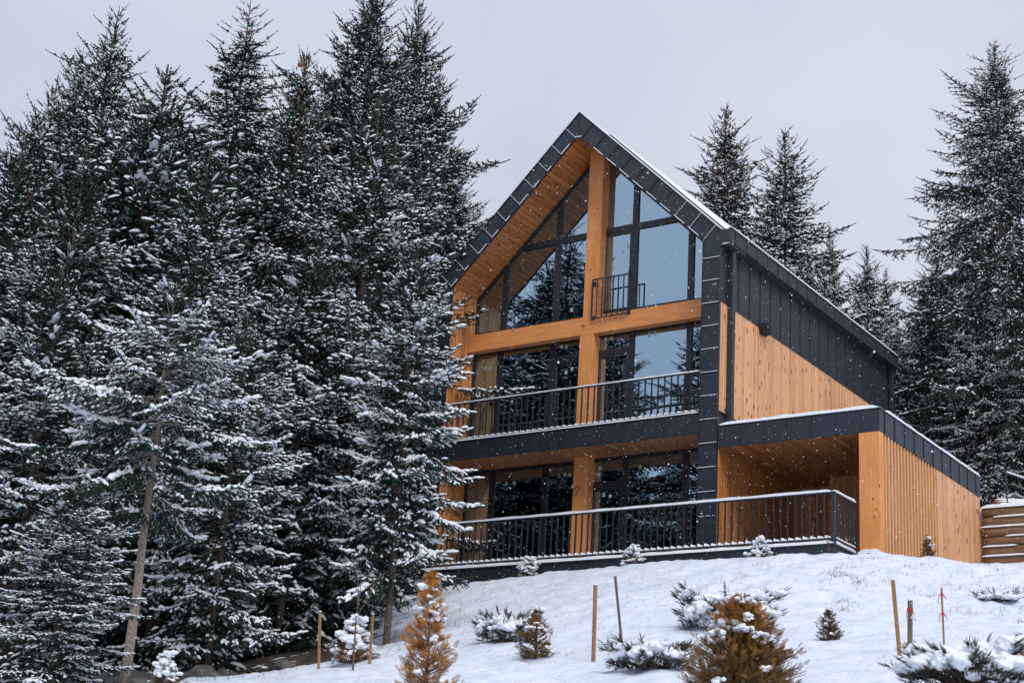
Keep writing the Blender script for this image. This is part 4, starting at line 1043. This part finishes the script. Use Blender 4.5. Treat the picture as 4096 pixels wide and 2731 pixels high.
# stakes
def stake(p0, p1, w, m, label, tape=None, cap=True, group='wooden stakes in the snow', cat='stake', d=None):
    p0 = Vector(p0); p1 = Vector(p1); z = H(p0.x, p0.y); p0.z = z
    root = empty('wooden_stake', p0, label=label, cat=cat, group=group)
    a = Vector((0, 0, -.15)) - (p1-p0)*.0; b = p1-p0
    s0 = MB(); s0.bar(a, b, w, d or w*.7, up=(0,1,0)); s0.build('stake', m, root, bevel=.004)
    if cap: blobs('snow_cap', [b+Vector((0,0,.01))], [w*.55], root, int(w*1000))
    if tape:
        t_ = MB()
        for u in tape:
            c = a+(b-a)*u; t_.bar(c-(b-a).normalized()*.022, c+(b-a).normalized()*.022, w*1.15, (d or w*.7)*1.25, up=(0,1,0))
            t_.tube([c+Vector((w*.5,-.03,0)), c+Vector((.05,-.05,-.03)), c+Vector((.09,-.04,-.09))], [.008,.010,.004], 4)
            t_.tube([c+Vector((-w*.5,-.03,0)), c+Vector((-.035,-.05,-.06)), c+Vector((-.03,-.05,-.15))], [.006,.007,.003], 4)
        t_.build('tape', M['red'], root)
    return root
stake((4.56,-12.73,0), (4.49,-12.65,-3.47), .055, M['wood_stake'], 'straight split stake left of a thinner leaning one in mid slope')
stake((4.32,-11.47,0), (4.23,-11.64,-3.13), .038, M['wood_grey'], 'thin dark stake leaning left in mid slope', cap=False)
stake((9.07,-12.18,0), (8.99,-12.21,-3.54), .050, M['wood_stake'], 'tallest yellowish stake leaning left behind the right juniper', cap=False)
s_b = stake((9.12,-11.97,0), (9.14,-11.96,-3.79), .062, M['wood_grey'], 'thick grey stake with red tape and white tag', tape=[.86])
t_ = MB(); t_.prism([(.05,.50),(.12,.44),(.14,.47),(.075,.53)], -.07, -.065); t_.build('tag', M['white'], s_b)
stake((8.95,-10.1,0), (8.93,-10.1,-3.27), .028, M['wood_stake'], 'thin stake tied with red tape in two places', tape=[.62, .90], cap=False)
stake((11.58,-15.02,0), (11.56,-15.03,-4.8), .075, M['wood_stake'], 'thick stake with a snow cap at the right edge')
stake((.33,-13.94,0), (.28,-13.99,-3.92), .040, M['wood_stake'], 'pointed pale stake left of the bare sapling')
stake((.61,-13.06,0), (.60,-13.07,-3.82), .040, M['wood_stake'], 'pointed pale stake right of the bare sapling')

# bare sapling with plant label
sx, sy = 1.05, -13.99; sz_ = H(sx, sy)
sap = empty('bare_sapling', (sx, sy, sz_), label='thin bare sapling with forked twigs and a printed plant tag', cat='sapling')
t_ = MB(); t_.tube([(0,0,-.1),(-.02,0,.35),(-.03,0,.85)], [.018,.014,.012], 6)
for pts in ([(-.03,0,.85),(-.03,.0,1.2),(-.08,0,1.55),(-.10,0,1.68)], [(-.03,0,.85),(-.01,.02,1.2),(.0,.0,1.45),(-.06,0,1.6)], [(-.03,0,.85),(.10,0,1.0),(.22,0,1.25),(.38,0,1.42)], [(.16,0,1.12),(.24,.02,1.3),(.25,.0,1.45)], [(-.06,0,1.42),(-.14,0,1.6)]):
    t_.tube(pts, [.009,.007,.005,.003][:len(pts)], 5)
t_.build('trunk', M['twig'], sap, smooth=True)
t_ = MB(); t_.tube([(.02,-.02,.74),(.022,-.02,.82)], [.028,.034], 8); t_.build('plant_tag', M['purple'], sap)
blobs('snow_cap', [Vector((-.03,0,.86))], [.03], sap, 3)
# red-leaved twig by the terrace corner
rt = empty('dry_red_twig', (3.55,-1.75, H(3.55,-1.75)), label='small dry reddish twig plant before the terrace corner', cat='plant')
t_ = MB(); t_.tube([(0,0,-.05),(.02,0,.2),(.0,0,.42)], [.006,.005,.003], 4); t_.tube([(.02,0,.15),(.06,0,.3)], .003, 4); t_.tube([(.01,0,.2),(-.05,0,.33)], .003, 4)
t_.build('stem', M['twig'], rt)
r = np.random.RandomState(4); P = np.stack([r.normal(0,.025,26), r.normal(0,.02,26), r.uniform(.1,.44,26)], 1); Dd = r.normal(0, 1, (26,3)); Dd[:,2] = -.6
Vv, Ff = stamp(np.array([(0,0,0),(.5,.3,0),(1,0,0),(.5,-.3,0)], float), np.array([(0,1,2,3)]), P, Dd, np.full(26,.045), np.full(26,.045))
link('leaves', np_mesh('leaves', Vv, Ff, simple('dry red leaves', (.30,.06,.03), .7), sizes=4), rt)

# ------------------------------------------------------------------ stuff nobody could count
def tufts(name, centers, spread, per, ln, m, seed, label, cat):
    r = np.random.RandomState(seed); P = []; D = []; L = []
    for cx_, cy_, sp_, n_ in centers:
        for _ in range(int(per*n_)):
            x = cx_+r.normal(0, sp_); y = cy_+r.normal(0, sp_*.7); P.append((x, y, 0)); D.append((r.normal(.2,.6), r.normal(-.2,.6), r.uniform(.25, 1.2))); L.append(ln*r.uniform(.4, 1.3))
    P = np.array(P); P[:, 2] = (hbase(P[:, 0], P[:, 1])+hstep(P[:, 0], P[:, 1])+rough(P[:, 0], P[:, 1]))-.01
    D = np.array(D, float); L = np.array(L)
    Vv, Ff = stamp(np.array([(0,.5,0),(0,-.5,0),(.5,-.35,.12),(.5,.35,.12),(1,0,-.05)], float), np.array([(0,1,2,3),(3,2,4,4)]), P, D, L, np.full(len(P), .007), L*.6)
    Fq = [tuple(f) if f[2] != f[3] else tuple(f[:3]) for f in Ff.tolist()]
    me = bpy.data.meshes.new(name); me.from_pydata(Vv.tolist(), [], Fq); me.materials.append(M[m]); me.update()
    return link(name, me, label=label, cat=cat, kind='stuff')
r = np.random.RandomState(9); cs = []
for _ in range(90):
    x = r.uniform(2.5, 10); y = r.uniform(-7.5, .5)
    if x < 4.6 and y > -1.2: continue
    cs.append((x, y, r.uniform(.05, .22), r.uniform(.1, .6)))
cs += [(4.9,-4.1,.20,2.2),(5.2,-4.3,.16,1.5),(4.6,-3.9,.12,.9),(2.7,-2.4,.16,.8),(8.0,-2.0,.2,.9),(6.6,-4.6,.22,1.0),(9.2,-1.2,.25,.9)]
tufts('grass', cs, 0, 44, .12, 'grass', 5, 'dry grass tips poking through the snow of the bank', 'grass')
tufts('dry_grass', [(-.6,-19.3,.35,5),(.05,-19.6,.25,4),(-1.9,-9.0,.9,4),(-1.4,-10.6,.7,3),(-2.5,-13,1.2,4),(-1.4,-14.6,.8,2)], 0, 50, .24, 'straw', 6, 'dry straw coloured weeds and litter at the edge of the wood', 'weeds')
# rocks under the wood
r = np.random.RandomState(31); pts = []; sz = []
for _ in range(46):
    x = r.uniform(-7, -1.5); y = r.uniform(-16.5, -12) ; pts.append((x, y, H(x, y)+.02)); sz.append(r.uniform(.12, .34))
ro_ = blobs('rocks', [np.array(p) for p in pts], sz, None, 5, .7, 'rock'); tag(ro_, 'dark boulders lying in the shade under the wood', 'rocks', kind='stuff')
# litter under the trees (bare dark ground where the crowns keep the snow off)
lx = np.linspace(-26, 0, 90); ly = np.linspace(-17, 6, 90); LX, LY = np.meshgrid(lx, ly)
edge = LX-np.interp(LY, [-19,-15,-9.2,-6,-4,0], [-.6,-1.3,-2.3,-5.2,-8.5,-9.6])+.8*fbm(LX*.9, LY*.9, 3)
LZ = hbase(LX, LY)+hstep(LX, LY)+rough(LX, LY)+.02+.05*np.clip(fbm(LX*2, LY*2, 2), 0, 1)
LZ = np.where((edge > 0) | ((LX > -9.4) & (LY > -1.6)), LZ-.6, LZ)
idx = np.arange(8100).reshape(90, 90); Fq = np.stack([idx[:-1,:-1], idx[:-1,1:], idx[1:,1:], idx[1:,:-1]], -1).reshape(-1, 4)
link('forest_floor', np_mesh('forest_floor', np.stack([LX, LY, LZ], -1).reshape(-1, 3), Fq, M['soil'], True, sizes=4), kind='structure')

# ------------------------------------------------------------------ camera
cam = bpy.data.cameras.new('camera'); co = bpy.data.objects.new('camera', cam); COL.objects.link(co); S.camera = co
RM = [[0.8315293, 0.1297857, 0.5401062], [0.5525107, -0.2936604, -0.7800612], [0.057367, 0.9470582, -0.3158952]]
co.matrix_world = Matrix([RM[0]+[17.2562], RM[1]+[-33.677], RM[2]+[-7.8723], [0,0,0,1]])
cam.sensor_width = 36; cam.lens = 57.7277; cam.clip_end = 3000; cam.clip_start = .1

# falling snow
r = np.random.RandomState(77); n = 26000
Rn = np.array(RM); dd = r.uniform(6, 40, n)**1.0; dd = (8**3+(40**3-8**3)*r.rand(n))**(1/3.)
u = r.uniform(-.33, .33, n); v = r.uniform(-.23, .23, n)
P = np.array([17.256,-33.677,-7.872])+ (np.stack([u, v, -np.ones(n)], 1)@Rn.T)*dd[:, None]
ok = ~((P[:, 0] > -8.7) & (P[:, 0] < .1) & (P[:, 1] > -.1)) & ~((P[:, 0] > -.1) & (P[:, 0] < 4.1) & (P[:, 1] > -.1))
P = P[ok]; P = P[P[:, 2] > hbase(P[:, 0], P[:, 1])+.1]; n = len(P)
OC = (np.array([(-1,0,0),(0,1,0),(0,0,1),(0,-1,0),(0,0,-1),(1,0,0)], float), np.array([(0,1,2),(0,2,3),(0,3,4),(0,4,1),(5,2,1),(5,3,2),(5,4,3),(5,1,4)]))
sz = r.uniform(.0020, .0050, n)*(1+.9*(r.rand(n) > .96))
Vv, Ff = stamp(OC[0], OC[1], P, r.normal(0, 1, (n, 3)), sz*1.3, sz)
link('falling_snow', np_mesh('falling_snow', Vv, Ff, M['snow'], True, sizes=3), label='fine snowflakes drifting through the air', cat='snowfall', kind='stuff')

# ------------------------------------------------------------------ light
w_ = bpy.data.worlds.new('World'); S.world = w_; w_.use_nodes = True; nt = w_.node_tree; nt.nodes.clear()
out = N(nt, 'ShaderNodeOutputWorld'); bg = N(nt, 'ShaderNodeBackground'); sky = N(nt, 'ShaderNodeTexSky')
sky.sky_type = 'NISHITA'; sky.sun_disc = False; sky.sun_elevation = rad(48); sky.sun_rotation = rad(130); sky.dust_density = 3; sky.air_density = 1.0
tc = N(nt, 'ShaderNodeTexCoord'); nz = noise(nt, tc.outputs['Generated'], 2.6, 4, .5)
cl = ramp(nt, nz, [(.32, (5.15,5.6,6.8)), (.68, (6.75,7.1,7.95))])
mxc = mix(nt, .90, sky.outputs[0], cl.outputs[0])
nt.links.new(mxc, bg.inputs[0]); bg.inputs[1].default_value = .10; nt.links.new(bg.outputs[0], out.inputs[0])
sl_ = bpy.data.lights.new('sun', 'SUN'); sl_.energy = 1.5; sl_.angle = rad(25); sl_.color = (1, .96, .90)
so_ = bpy.data.objects.new('sun', sl_); COL.objects.link(so_)
az = rad(130); el = rad(48)   # direction towards the sun
sd = Vector((math.sin(az)*math.cos(el), math.cos(az)*math.cos(el), math.sin(el)))
so_.rotation_euler = sd.to_track_quat('Z', 'Y').to_euler()
S.view_settings.view_transform = 'Standard'; S.view_settings.look = 'None'; S.view_settings.exposure = .22; S.view_settings.gamma = 1
S.render.engine = 'CYCLES'
S.cycles.max_bounces = 6; S.cycles.transparent_max_bounces = 8; S.cycles.use_denoising = True
